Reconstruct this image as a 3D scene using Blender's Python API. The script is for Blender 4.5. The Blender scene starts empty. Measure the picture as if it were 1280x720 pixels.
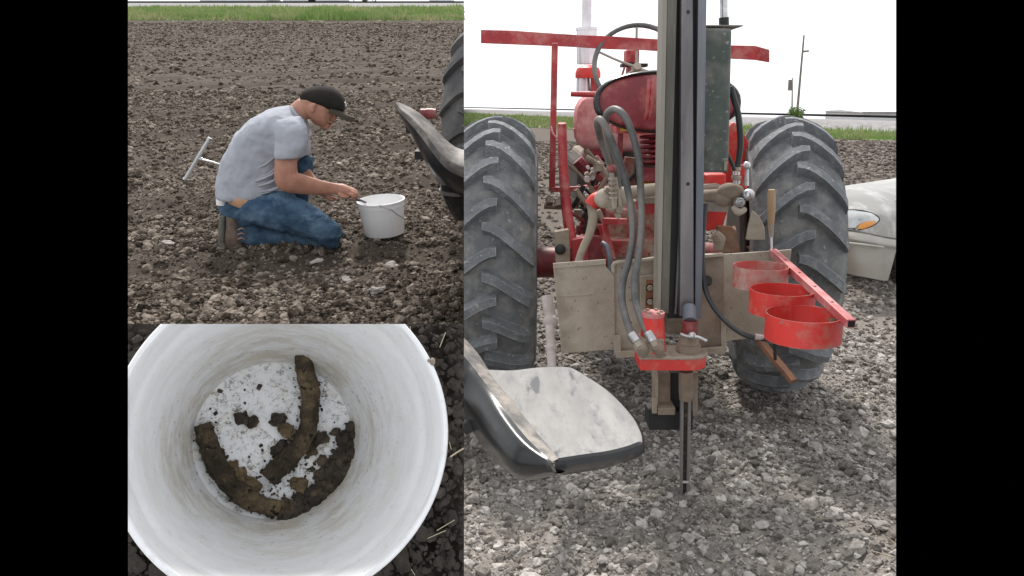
import bpy, bmesh, math, random
import numpy as np
from mathutils import Vector, Matrix, noise as mnoise

random.seed(7); RNG = np.random.default_rng(7)
R_ = math.radians
scn = bpy.context.scene
COL = scn.collection

# ------------------------------------------------------------ camera
CAM = Vector((0, 0, 1.6))
F = 1000.0                       # focal length in pixels of the 1280 px wide photograph
PITCH = 13.06                    # camera looks down by this much at the tractor's field
SLOPE = 7.24                     # the field with the kneeling man climbs at this angle
cd = bpy.data.cameras.new('camera'); cam = bpy.data.objects.new('camera', cd); COL.objects.link(cam)
cd.sensor_width = 36; cd.lens = 36 * F / 1280; cd.clip_start = .02; cd.clip_end = 5000
cam.location = CAM; cam.rotation_euler = (R_(90 - PITCH), 0, 0)
scn.camera = cam

# ------------------------------------------------------------ sky, sun, exposure
SUN_DIR = Vector((-.10, .74, 1)).normalized()
world = bpy.data.worlds.new('World'); scn.world = world; world.use_nodes = True
wn = world.node_tree; wn.nodes.clear()
sky = wn.nodes.new('ShaderNodeTexSky'); sky.sky_type = 'NISHITA'; sky.sun_disc = False
sky.sun_elevation = math.asin(SUN_DIR.z); sky.sun_rotation = math.atan2(SUN_DIR.x, SUN_DIR.y)
sky.air_density = 1.0; sky.dust_density = 1.5; sky.ozone_density = 1.0
hs = wn.nodes.new('ShaderNodeHueSaturation'); hs.inputs['Saturation'].default_value = .22; hs.inputs['Value'].default_value = 1.0
bg = wn.nodes.new('ShaderNodeBackground'); bg.inputs['Strength'].default_value = .13
wo = wn.nodes.new('ShaderNodeOutputWorld')
cloud = wn.nodes.new('ShaderNodeMix'); cloud.data_type = 'RGBA'; cloud.inputs[0].default_value = .72; cloud.inputs[7].default_value = (6.0, 6.1, 6.3, 1)      # thin even overcast over the clear sky
wn.links.new(sky.outputs[0], hs.inputs['Color']); wn.links.new(hs.outputs[0], cloud.inputs[6]); wn.links.new(cloud.outputs[2], bg.inputs[0]); wn.links.new(bg.outputs[0], wo.inputs[0])
sl = bpy.data.lights.new('sun', 'SUN'); sl.energy = 2.4; sl.angle = R_(7); sl.color = (1, .955, .9)
so = bpy.data.objects.new('sun', sl); COL.objects.link(so)
so.rotation_euler = SUN_DIR.to_track_quat('Z', 'Y').to_euler()
scn.view_settings.view_transform = 'Standard'; scn.view_settings.look = 'None'
scn.view_settings.exposure = .78; scn.view_settings.gamma = 1

# ------------------------------------------------------------ geometry helpers
def ray(px, py, pitch=PITCH):
    t = R_(pitch); a = (px - 640) / F; b = (360 - py) / F
    return Vector((a, math.cos(t) + b * math.sin(t), -math.sin(t) + b * math.cos(t)))
def P(px, py, Y):                 # tractor field: point on the line of sight at distance Y
    d = ray(px, py); return CAM + d * (Y / d.y)
TLP = PITCH + SLOPE
def Q(px, py, Y):                 # sloping field, in its own upright frame
    d = ray(px, py, TLP); return CAM + d * (Y / d.y)
def G(px, py, z=0.0):
    d = ray(px, py); return CAM + d * ((z - CAM.z) / d.z)
def QG(px, py, z=0.0):
    d = ray(px, py, TLP); return CAM + d * ((z - CAM.z) / d.z)
M_TL = Matrix.Translation(CAM) @ Matrix.Rotation(R_(SLOPE), 4, 'X') @ Matrix.Translation(-CAM)
FRAME = [Matrix.Identity(4)]
ORG = {}

def tag(o, label=None, cat=None, group=None, kind=None):
    if label: o['label'] = label
    if cat: o['category'] = cat
    if group: o['group'] = group
    if kind: o['kind'] = kind
    return o
def thing(name, label, cat, loc, group=None):
    o = bpy.data.objects.new(name, None); COL.objects.link(o)
    o.empty_display_size = .05
    loc = Vector(loc); o.matrix_world = FRAME[0] @ Matrix.Translation(loc); ORG[o.name] = loc
    return tag(o, label, cat, group)
def smoothpath(pts, n=8):
    pts = [Vector(p) for p in pts]
    if len(pts) < 3: return pts
    out = []
    for i in range(len(pts) - 1):
        p0 = pts[max(i - 1, 0)]; p1 = pts[i]; p2 = pts[i + 1]; p3 = pts[min(i + 2, len(pts) - 1)]
        for k in range(n):
            t = k / n
            out.append(.5 * ((2 * p1) + (p2 - p0) * t + (2 * p0 - 5 * p1 + 4 * p2 - p3) * t * t + (3 * p1 - p0 - 3 * p2 + p3) * t ** 3))
    out.append(pts[-1]); return out

class MB:
    def __init__(s): s.v = []; s.f = []
    def add(s, vs, fs):
        b = len(s.v); s.v += [Vector(v) for v in vs]; s.f += [tuple(b + i for i in f) for f in fs]; return s
    def box(s, a, b):
        x0, y0, z0 = [min(a[i], b[i]) for i in range(3)]; x1, y1, z1 = [max(a[i], b[i]) for i in range(3)]
        return s.add([(x0,y0,z0),(x1,y0,z0),(x1,y1,z0),(x0,y1,z0),(x0,y0,z1),(x1,y0,z1),(x1,y1,z1),(x0,y1,z1)],
                     [(0,3,2,1),(4,5,6,7),(0,1,5,4),(1,2,6,5),(2,3,7,6),(3,0,4,7)])
    def bar(s, p0, p1, w, h, up=(0,0,1)):
        p0 = Vector(p0); p1 = Vector(p1); d = (p1 - p0).normalized(); u = Vector(up)
        r = d.cross(u)
        if r.length < 1e-4: r = d.cross(Vector((0,1,0)))
        r.normalize(); u = r.cross(d)
        vs = []
        for p in (p0, p1):
            for a, b in ((-1,-1),(1,-1),(1,1),(-1,1)): vs.append(p + r * a * w / 2 + u * b * h / 2)
        return s.add(vs, [(0,1,2,3),(7,6,5,4),(0,4,5,1),(1,5,6,2),(2,6,7,3),(3,7,4,0)])
    def prism(s, poly, ext):           # closed polygon of points, pushed by the vector ext
        n = len(poly); ext = Vector(ext); a = [Vector(p) for p in poly]
        return s.add(a + [p + ext for p in a], [tuple(range(n)), tuple(reversed(range(n, 2 * n)))] +
                     [(i, n + i, n + (i + 1) % n, (i + 1) % n) for i in range(n)])
    def loft(s, rings, caps=True, closed=True):
        n = len(rings[0]); b = []; fs = []
        for r in rings: b += list(r)
        for i in range(len(rings) - 1):
            for k in range(n if closed else n - 1):
                k2 = (k + 1) % n
                fs.append((i * n + k, i * n + k2, (i + 1) * n + k2, (i + 1) * n + k))
        if caps:
            fs.append(tuple(reversed(range(n)))); fs.append(tuple((len(rings) - 1) * n + k for k in range(n)))
        return s.add(b, fs)
    def tube(s, pts, r, n=10, sm=6, caps=True):
        k0 = len(pts); path = smoothpath(pts, sm) if k0 > 2 else [Vector(p) for p in pts]
        rr = r if isinstance(r, (list, tuple)) else [r] * k0
        rings = []; u = None
        for i, p in enumerate(path):
            d = (path[min(i + 1, len(path) - 1)] - path[max(i - 1, 0)]).normalized()
            if u is None:
                u = d.cross(Vector((0, 0, 1)))
                if u.length < .1: u = d.cross(Vector((0, 1, 0)))
            u = (u - d * u.dot(d)).normalized(); w = d.cross(u)
            t = i / (len(path) - 1) * (k0 - 1); j = min(int(t), k0 - 2); q = rr[j] * (1 - (t - j)) + rr[j + 1] * (t - j)
            rings.append([p + (u * math.cos(2 * math.pi * a / n) + w * math.sin(2 * math.pi * a / n)) * q for a in range(n)])
        return s.loft(rings, caps)
    def sphere(s, c, r, sc=(1,1,1), n=12, m=8):
        c = Vector(c); rings = []
        for i in range(1, m):
            a = math.pi * i / m
            rings.append([c + Vector((math.sin(a) * math.cos(2 * math.pi * k / n) * sc[0], math.sin(a) * math.sin(2 * math.pi * k / n) * sc[1], math.cos(a) * sc[2])) * r for k in range(n)])
        return s.loft(rings)
    def build(s, name, mat, parent=None, smooth=False, bevel=0, loc=None, clip=None, sub=0, remesh=0, flip=False):
        me = bpy.data.meshes.new(name)
        if parent is not None: org = ORG[parent.name]
        elif loc is not None: org = Vector(loc)
        else:
            xs = np.array([v[:] for v in s.v]); org = Vector((float(xs[:,0].mean()), float(xs[:,1].mean()), float(xs[:,2].min())))
        me.from_pydata([v - org for v in s.v], [], s.f); me.update()
        bm = bmesh.new(); bm.from_mesh(me)
        bmesh.ops.recalc_face_normals(bm, faces=bm.faces)
        if clip:
            W = FRAME[0] @ Matrix.Translation(org); Wi = W.inverted()
            for co, no in clip:
                c2 = Wi @ co; n2 = (Wi.to_3x3() @ no).normalized()
                bmesh.ops.bisect_plane(bm, geom=bm.verts[:] + bm.edges[:] + bm.faces[:], plane_co=c2, plane_no=n2, clear_outer=True)
        for f in bm.faces: f.smooth = smooth
        bm.to_mesh(me); bm.free()
        o = bpy.data.objects.new(name, me); COL.objects.link(o); ORG[o.name] = org
        if mat: me.materials.append(mat)
        if parent is not None:
            o.parent = parent
            o.matrix_parent_inverse = Matrix.Identity(4); o.matrix_basis = Matrix.Identity(4)
        else: o.matrix_world = FRAME[0] @ Matrix.Translation(org)
        if remesh:
            m = o.modifiers.new('remesh', 'REMESH'); m.mode = 'VOXEL'; m.voxel_size = remesh; m.use_smooth_shade = True
            m = o.modifiers.new('smooth', 'SMOOTH'); m.factor = .5; m.iterations = 3
        if bevel:
            m = o.modifiers.new('bevel', 'BEVEL'); m.width = bevel; m.segments = 2; m.limit_method = 'ANGLE'; m.angle_limit = R_(35)
            if not smooth: m.harden_normals = False
        if sub: m = o.modifiers.new('sub', 'SUBSURF'); m.levels = sub; m.render_levels = sub
        if smooth and not remesh:
            try:
                a = me.attributes.new('sharp_edge', 'BOOLEAN', 'EDGE')
                bm = bmesh.new(); bm.from_mesh(me)
                flags = [e.calc_face_angle(0) > R_(42) if len(e.link_faces) == 2 else False for e in bm.edges]
                bm.free()
                if not sub: me.attributes['sharp_edge'].data.foreach_set('value', flags)
            except Exception: pass
        return o

def cplane(px=None, py=None, side=1):      # plane through the camera and a picture column or row
    if px is not None:
        a = ray(px, 0); b = ray(px, 720)
    else:
        a = ray(0, py); b = ray(1280, py)
    n = a.cross(b).normalized() * side
    return (CAM.copy(), n)
# orientation: n for column = towards smaller x or larger: make sure it points to the side to be removed
def cut_left_of(px):
    c, n = cplane(px=px)
    if n.dot(ray(px + 50, 360)) > 0: n = -n
    return (c, n)
def cut_right_of(px):
    c, n = cut_left_of(px); return (c, -n)
def cut_above(py):
    c, n = cplane(py=py)
    if n.dot(ray(640, py - 50)) < 0: n = -n
    return (c, n)

# ------------------------------------------------------------ materials
def mat(name, col, dark=None, rough=.6, metal=0.0, scale=8.0, dust=None, dustamt=.5, bump=.15, bscale=60.0, spec=.5, coords='Object', stretch=(1,1,1), dscale=3.0, speck=None, speckamt=.62, edge=None, er=.006, edark=None):
    m = bpy.data.materials.new(name); m.use_nodes = True; nt = m.node_tree; N = nt.nodes; L = nt.links
    b = N['Principled BSDF']; b.inputs['Roughness'].default_value = rough; b.inputs['Metallic'].default_value = metal
    b.inputs['Specular IOR Level'].default_value = spec
    tc = N.new('ShaderNodeTexCoord'); mp = N.new('ShaderNodeMapping'); mp.inputs['Scale'].default_value = stretch
    L.new(tc.outputs[coords], mp.inputs[0])
    def noise(sc, det=6, rg=.6):
        n = N.new('ShaderNodeTexNoise'); n.inputs['Scale'].default_value = sc; n.inputs['Detail'].default_value = det; n.inputs['Roughness'].default_value = rg
        L.new(mp.outputs[0], n.inputs['Vector']); return n
    def ramp(src, a, b2, c0=(0,0,0,1), c1=(1,1,1,1)):
        r = N.new('ShaderNodeValToRGB'); r.color_ramp.elements[0].position = a; r.color_ramp.elements[1].position = b2
        r.color_ramp.elements[0].color = c0; r.color_ramp.elements[1].color = c1; L.new(src, r.inputs[0]); return r
    dark = dark or tuple(c * .6 for c in col)
    r1 = ramp(noise(scale).outputs[0], .35, .65, (*dark, 1), (*col, 1)); cur = r1.outputs[0]
    if dust:
        r2 = ramp(noise(dscale, 8, .7).outputs[0], .62 - dustamt * .35, .78 - dustamt * .3)
        mx = N.new('ShaderNodeMix'); mx.data_type = 'RGBA'; L.new(r2.outputs[0], mx.inputs[0]); L.new(cur, mx.inputs[6]); mx.inputs[7].default_value = (*dust, 1); cur = mx.outputs[2]
    if speck:
        r3 = ramp(noise(bscale * .8, 3, .6).outputs[0], speckamt, speckamt + .05)
        mx = N.new('ShaderNodeMix'); mx.data_type = 'RGBA'; L.new(r3.outputs[0], mx.inputs[0]); L.new(cur, mx.inputs[6]); mx.inputs[7].default_value = (*speck, 1); cur = mx.outputs[2]
    if edge:      # paler along edges: worn paint, and painted highlights on the tyre lugs
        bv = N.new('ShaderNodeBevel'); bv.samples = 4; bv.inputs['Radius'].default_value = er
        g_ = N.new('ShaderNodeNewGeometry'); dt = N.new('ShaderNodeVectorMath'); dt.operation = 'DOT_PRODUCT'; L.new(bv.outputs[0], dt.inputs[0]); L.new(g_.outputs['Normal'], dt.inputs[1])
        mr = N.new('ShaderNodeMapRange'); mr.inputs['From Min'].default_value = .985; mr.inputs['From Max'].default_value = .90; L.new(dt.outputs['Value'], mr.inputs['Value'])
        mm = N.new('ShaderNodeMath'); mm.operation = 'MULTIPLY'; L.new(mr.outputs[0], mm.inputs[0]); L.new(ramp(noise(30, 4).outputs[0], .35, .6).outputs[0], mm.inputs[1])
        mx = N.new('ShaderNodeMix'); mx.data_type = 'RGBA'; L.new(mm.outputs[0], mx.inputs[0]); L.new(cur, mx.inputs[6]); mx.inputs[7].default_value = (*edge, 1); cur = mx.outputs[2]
    L.new(cur, b.inputs['Base Color'])
    if bump:
        bn = N.new('ShaderNodeBump'); bn.inputs['Strength'].default_value = bump; bn.inputs['Distance'].default_value = .01
        L.new(noise(bscale, 5).outputs[0], bn.inputs['Height']); L.new(bn.outputs[0], b.inputs['Normal'])
    return m

def soil_mat(name, lo, mid, hi, bump=.6, pale=(.5,.48,.46), far=None, inst=True):
    m = bpy.data.materials.new(name); m.use_nodes = True; nt = m.node_tree; N = nt.nodes; L = nt.links
    b = N['Principled BSDF']; b.inputs['Roughness'].default_value = .95; b.inputs['Specular IOR Level'].default_value = .15
    tc = N.new('ShaderNodeTexCoord')
    geo = N.new('ShaderNodeNewGeometry'); oi = N.new('ShaderNodeObjectInfo')
    def noise(sc, det=6, rg=.65, src=None):
        n = N.new('ShaderNodeTexNoise'); n.inputs['Scale'].default_value = sc; n.inputs['Detail'].default_value = det; n.inputs['Roughness'].default_value = rg
        L.new(src or geo.outputs['Position'], n.inputs['Vector']); return n
    n1 = noise(1.3, 4); n2 = noise(45, 6, .7)
    add = N.new('ShaderNodeMath'); add.operation = 'MULTIPLY_ADD'; L.new(n1.outputs[0], add.inputs[0]); add.inputs[1].default_value = .5; L.new(n2.outputs[0], add.inputs[2])
    val = add.outputs[0]
    if inst:
        a2 = N.new('ShaderNodeMath'); a2.operation = 'MULTIPLY_ADD'; L.new(oi.outputs['Random'], a2.inputs[0]); a2.inputs[1].default_value = .55
        s2 = N.new('ShaderNodeMath'); s2.operation = 'ADD'; L.new(val, a2.inputs[2]); L.new(a2.outputs[0], s2.inputs[0]); s2.inputs[1].default_value = -.28; val = s2.outputs[0]
    r = N.new('ShaderNodeValToRGB'); e = r.color_ramp.elements
    e[0].position = .42; e[0].color = (*lo, 1); e[1].position = 1.02; e[1].color = (*hi, 1)
    k = r.color_ramp.elements.new(.72); k.color = (*mid, 1)
    L.new(val, r.inputs[0]); cur = r.outputs[0]
    # pale dried flecks
    src = noise(22, 4, .7)
    rr = N.new('ShaderNodeValToRGB'); rr.color_ramp.elements[0].position = .63; rr.color_ramp.elements[1].position = .74; L.new(src.outputs[0], rr.inputs[0])
    mx = N.new('ShaderNodeMix'); mx.data_type = 'RGBA'; L.new(rr.outputs[0], mx.inputs[0]); L.new(cur, mx.inputs[6]); mx.inputs[7].default_value = (*pale, 1)
    out = mx.outputs[2]
    if far:      # trampled dry ground near the machine gives way to darker tilled soil farther off
        sy = N.new('ShaderNodeSeparateXYZ'); L.new(geo.outputs['Position'], sy.inputs[0])
        ma = N.new('ShaderNodeMath'); ma.operation = 'MULTIPLY_ADD'; L.new(n1.outputs[0], ma.inputs[0]); ma.inputs[1].default_value = 3.0; L.new(sy.outputs[1], ma.inputs[2])
        mr = N.new('ShaderNodeMapRange'); mr.inputs['From Min'].default_value = far[0]; mr.inputs['From Max'].default_value = far[1]; L.new(ma.outputs[0], mr.inputs['Value'])
        m2 = N.new('ShaderNodeMix'); m2.data_type = 'RGBA'; m2.blend_type = 'MULTIPLY'; L.new(mr.outputs[0], m2.inputs[0]); L.new(out, m2.inputs[6]); m2.inputs[7].default_value = (far[2] * 1.03, far[2] * .95, far[2] * .9, 1); out = m2.outputs[2]
    L.new(out, b.inputs['Base Color'])
    bn = N.new('ShaderNodeBump'); bn.inputs['Strength'].default_value = bump; bn.inputs['Distance'].default_value = .012
    n3 = noise(70, 8, .75); L.new(n3.outputs[0], bn.inputs['Height']); L.new(bn.outputs[0], b.inputs['Normal'])
    return m

M = {}
M['soil_R'] = soil_mat('dry_grey_soil', (.105,.092,.080), (.235,.212,.188), (.36,.33,.30), pale=(.52,.49,.46), inst=False, far=(5.5, 10, .48))
M['clod_R'] = soil_mat('dry_grey_clod', (.105,.094,.082), (.265,.240,.214), (.54,.51,.475), pale=(.68,.65,.61), far=(5.5, 10, .50))
M['soil_T'] = soil_mat('brown_soil', (.024,.019,.015), (.064,.051,.040), (.12,.10,.082), pale=(.25,.215,.185), inst=False)
M['clod_T'] = soil_mat('brown_clod', (.028,.022,.016), (.098,.077,.058), (.28,.235,.195), pale=(.42,.375,.33))
M['soil_B'] = soil_mat('dark_moist_soil', (.012,.009,.007), (.03,.024,.019), (.065,.055,.046), pale=(.10,.09,.08), inst=False)
M['stone'] = mat('pale_stone', (.42,.385,.355), (.27,.245,.22), .9, bump=.5, bscale=40, scale=12)
M['black'] = mat('matt_black_paint', (.0,.0,.0), (.0,.0,.0), 1, spec=0, bump=0)
M['tyre'] = mat('dusty_rubber', (.150,.160,.170), (.115,.122,.13), .8, scale=9, dust=(.24,.245,.245), dustamt=.35, bump=.2, bscale=60, dscale=16, speck=(.36,.36,.35), speckamt=.645, edge=(.34,.345,.345), er=.007)  # edge colour paints a light highlight along the lugs
M['tyre_base'] = mat('recess_shaded_rubber', (.140,.147,.152), (.10,.105,.108), .9, scale=7, dust=(.215,.21,.20), dustamt=.5, bump=.3, bscale=40, dscale=12, speck=(.30,.30,.29), speckamt=.66)  # rubber between lugs, darkened to paint in the shade of the recesses
M['tyre_dark'] = mat('dark_rubber', (.085,.085,.085), (.05,.05,.05), .75, scale=5, dust=(.14,.135,.13), dustamt=.6, bump=.25, bscale=50)
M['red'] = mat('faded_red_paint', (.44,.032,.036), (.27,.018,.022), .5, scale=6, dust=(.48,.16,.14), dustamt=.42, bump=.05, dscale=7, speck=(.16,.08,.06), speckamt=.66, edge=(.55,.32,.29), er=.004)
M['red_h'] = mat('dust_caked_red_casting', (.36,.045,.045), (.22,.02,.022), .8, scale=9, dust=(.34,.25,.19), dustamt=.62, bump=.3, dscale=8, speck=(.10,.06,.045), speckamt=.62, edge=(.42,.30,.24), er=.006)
M['red_dark'] = mat('worn_dark_red_paint', (.25,.02,.028), (.13,.012,.018), .45, scale=6, dust=(.34,.14,.12), dustamt=.35, bump=.1)
M['pink'] = mat('sun_bleached_red_paint', (.52,.15,.15), (.36,.06,.065), .5, scale=5, dust=(.60,.32,.30), dustamt=.5, bump=.05, dscale=4)
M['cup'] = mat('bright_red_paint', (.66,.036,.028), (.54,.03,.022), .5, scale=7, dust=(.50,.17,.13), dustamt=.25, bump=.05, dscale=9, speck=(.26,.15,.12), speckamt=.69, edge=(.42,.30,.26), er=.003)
M['cup_in'] = mat('dusty_red_paint', (.55,.10,.09), (.48,.06,.05), .7, scale=9, dust=(.42,.33,.28), dustamt=.55, bump=.1, dscale=7)
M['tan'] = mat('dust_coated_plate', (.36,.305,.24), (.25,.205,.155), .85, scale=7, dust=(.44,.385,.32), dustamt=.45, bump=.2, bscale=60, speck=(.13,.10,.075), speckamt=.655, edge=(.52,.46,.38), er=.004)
M['tan_d'] = mat('muddy_brown_metal', (.27,.205,.15), (.15,.115,.085), .85, scale=9, dust=(.30,.25,.2), dustamt=.5, bump=.4, bscale=50)
M['steel'] = mat('grey_steel', (.18,.172,.178), (.115,.108,.112), .45, .45, scale=7, dust=(.30,.28,.27), dustamt=.4, bump=.06, stretch=(1,1,.15))
M['steel_b'] = mat('bluish_steel', (.20,.215,.25), (.13,.14,.16), .5, .4, scale=7, dust=(.27,.25,.23), dustamt=.35, bump=.06, stretch=(1,1,.15))
M['post'] = mat('dull_olive_grey_metal', (.30,.28,.24), (.20,.18,.15), .7, .1, scale=5, dust=(.40,.37,.32), dustamt=.5, bump=.1, stretch=(1,1,.2))
M['flange'] = mat('pale_worn_rail_edge', (.29,.27,.225), (.24,.22,.19), .7, .1, scale=5, bump=.1, stretch=(1,1,.2), dust=(.24,.2,.16), dustamt=.3)
M['olive'] = mat('worn_olive_channel', (.155,.145,.115), (.09,.085,.07), .6, .2, scale=6, dust=(.22,.20,.17), dustamt=.4, bump=.1, stretch=(1,1,.15), speck=(.32,.30,.26), speckamt=.7)
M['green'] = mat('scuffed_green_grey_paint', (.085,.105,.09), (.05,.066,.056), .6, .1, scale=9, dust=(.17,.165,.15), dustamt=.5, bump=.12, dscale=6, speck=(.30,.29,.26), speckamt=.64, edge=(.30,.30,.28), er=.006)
M['hose'] = mat('grey_rubber_hose', (.10,.10,.10), (.06,.06,.06), .5, scale=20, dust=(.2,.185,.165), dustamt=.55, bump=.15, bscale=120)
M['hose_k'] = mat('black_rubber_hose', (.035,.036,.038), None, .42, scale=20, bump=.05)
M['zinc'] = mat('zinc_plated_metal', (.62,.62,.62), (.4,.4,.4), .3, .8, scale=30, bump=.05)
M['blackm'] = mat('black_gap_metal', (.018,.018,.018), None, .6, bump=0)
M['chrome'] = mat('dull_chrome', (.78,.76,.78), (.60,.56,.58), .3, .4, scale=8, bump=.02)
M['seat_top'] = mat('dusty_vinyl', (.34, .33, .315), (.26, .252, .242), .75, scale=14, dust=(.19, .19, .193), dustamt=.38, bump=.12, bscale=22, dscale=17, stretch=(1,.35,1), speck=(.13, .134, .14), speckamt=.62, spec=.2)
M['seat_blk'] = mat('glossy_black_vinyl', (.018,.019,.02), (.012,.012,.013), .22, scale=8, dust=(.09,.085,.08), dustamt=.12, bump=.03, spec=.45)
M['seat_brown'] = mat('mud_dusted_black_vinyl', (.09,.08,.07), (.035,.03,.028), .55, scale=16, dust=(.20,.17,.14), dustamt=.45, bump=.1, dscale=9)
M['seat_lip'] = mat('dusty_black_vinyl', (.20,.19,.18), (.09,.085,.08), .45, scale=16, dust=(.38,.34,.30), dustamt=.5, bump=.1, dscale=9)
M['well'] = mat('shade_dark_brown', (.055,.042,.034), (.028,.022,.018), .9, scale=9, dust=(.13,.10,.08), dustamt=.3, bump=.3)  # brown with the shade of the wheel void and engine gaps in it
M['wood'] = mat('worn_wooden_handle', (.42,.30,.18), (.30,.20,.11), .7, scale=20, bump=.1, stretch=(1,1,.2))
M['rust'] = mat('rusty_metal', (.24,.11,.06), (.12,.06,.04), .85, scale=14, dust=(.30,.22,.16), dustamt=.4, bump=.3)
M['wlink'] = mat('chalky_white_metal', (.58,.52,.50), (.44,.38,.36), .8, scale=14, dust=(.3,.25,.22), dustamt=.3, bump=.3)
M['yellow'] = mat('yellow_decal', (.62,.45,.05), (.35,.25,.05), .6, scale=30, bump=0)
M['car'] = mat('silver_car_paint', (.29,.28,.255), (.26,.25,.225), .32, .35, scale=3, dust=(.52,.50,.47), dustamt=.35, bump=0)
M['carlow'] = mat('dusty_silver_bumper', (.42,.405,.37), (.34,.33,.30), .55, .1, scale=6, dust=(.36,.33,.28), dustamt=.6, bump=.05)
M['lamp'] = mat('clear_headlight_lens', (.55,.56,.55), (.36,.37,.37), .12, .2, scale=8, bump=0)
M['amber'] = mat('amber_lens', (.70,.28,.04), (.62,.23,.03), .2, scale=8, bump=0)
M['glass'] = mat('dark_glass', (.03,.035,.04), None, .1, bump=0)
M['grass'] = mat('grass_blades', (.22,.36,.085), (.13,.21,.05), .8, scale=.6, dust=(.42,.40,.22), dustamt=.5, bump=0, dscale=.25, coords='Object')
M['grass_g'] = mat('grass_ground', (.13,.21,.05), (.07,.11,.03), .95, scale=1.2, dust=(.28,.25,.15), dustamt=.45, bump=.4, bscale=8, dscale=.3)
M['ballast'] = mat('grey_ballast', (.30,.29,.29), (.17,.16,.16), .95, scale=3, bump=.8, bscale=9)
M['rail'] = mat('dark_rail_steel', (.03,.026,.024), None, .9, bump=0, spec=.1)
M['pole'] = mat('weathered_pole', (.24,.215,.19), None, .9, scale=4, bump=.1)
M['shed'] = mat('pale_sheet_metal', (.72,.74,.75), (.66,.68,.70), .6, scale=.3, bump=0)
M['far_tree'] = mat('far_tree_foliage', (.10,.14,.075), (.06,.09,.045), .9, scale=.4, bump=0)
M['bush'] = mat('bush_leaves', (.17,.26,.07), (.09,.15,.04), .8, scale=2, bump=0)
M['bucket'] = None
M['white'] = mat('white_plastic', (.86,.86,.86), (.80,.80,.80), .4, scale=6, bump=.02)
M['alu'] = mat('dull_aluminium', (.52,.53,.54), (.44,.45,.46), .5, .3, scale=10, bump=.02)
M['wire'] = mat('wire_handle', (.30,.30,.31), None, .4, .7, bump=0)
M['shirt'] = mat('pale_grey_cotton', (.40,.415,.455), (.34,.355,.395), .95, scale=9, bump=.25, bscale=14, spec=.1)
M['jeans'] = mat('blue_denim', (.066,.115,.175), (.028,.056,.10), .92, scale=9, dust=(.115,.18,.25), dustamt=.35, bump=.6, bscale=26, spec=.15, dscale=5, stretch=(1,1,1.6))
M['skin'] = mat('skin', (.45,.235,.165), (.38,.175,.12), .5, scale=14, bump=.06, spec=.35)
M['cap'] = mat('dark_cap_cloth', (.030,.027,.024), (.020,.018,.016), .9, scale=10, bump=.2, spec=.15)
M['brim'] = mat('dusty_brim_cloth', (.09,.08,.06), (.06,.05,.04), .9, scale=10, bump=.2, spec=.15)
M['boot'] = mat('brown_work_boot', (.12,.075,.05), (.075,.048,.034), .8, scale=14, dust=(.22,.18,.145), dustamt=.5, bump=.3)
M['sole'] = mat('grey_boot_sole', (.16,.15,.13), (.09,.085,.075), .9, scale=20, bump=.5)
M['leather'] = mat('tan_leather', (.46,.27,.16), (.40,.22,.12), .7, scale=14, bump=.1)
M['core'] = mat('olive_brown_clay', (.088,.065,.041), (.026,.020,.013), .85, scale=34, dust=(.19,.14,.08), dustamt=.35, bump=1.0, bscale=120, dscale=26, spec=.3, speck=(.012,.009,.006), speckamt=.60)
M['core_tan'] = mat('tan_clay', (.17,.118,.062), (.075,.052,.028), .85, scale=60, dust=(.23,.17,.10), dustamt=.3, bump=.6, bscale=170, dscale=40)
M['crumb'] = mat('dark_soil_crumb', (.062,.048,.034), (.016,.012,.009), .9, scale=60, bump=.6, bscale=120, dust=(.15,.11,.065), dustamt=.3, dscale=45)

# ------------------------------------------------------------ numpy noise for the ground
_perm = np.random.default_rng(3).random((256, 256))
def vnoise(x, y):
    xi = np.floor(x).astype(int); yi = np.floor(y).astype(int); fx = x - xi; fy = y - yi
    fx = fx * fx * (3 - 2 * fx); fy = fy * fy * (3 - 2 * fy)
    a = _perm[xi & 255, yi & 255]; b = _perm[(xi + 1) & 255, yi & 255]; c = _perm[xi & 255, (yi + 1) & 255]; d = _perm[(xi + 1) & 255, (yi + 1) & 255]
    return (a * (1 - fx) + b * fx) * (1 - fy) + (c * (1 - fx) + d * fx) * fy - .5
def hgt(x, y, furrow=0.0):
    d = np.hypot(x, y); near = 1 / (1 + (d / 9) ** 2)
    h = .05 * vnoise(x * 1.1, y * 1.1) + .035 * vnoise(x * 4.1 + 9, y * 4.1) * (.4 + .6 * near) + near * (.024 * vnoise(x * 11, y * 11) + .014 * vnoise(x * 27, y * 27) + .009 * vnoise(x * 60, y * 60))
    if furrow:
        s = (y - .35 * x) + .4 * vnoise(x * .5, y * .5)
        h = h + furrow * (np.clip(np.sin(s * 2 * np.pi / 1.9), -1, -.55) + .66)
    return h

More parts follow.
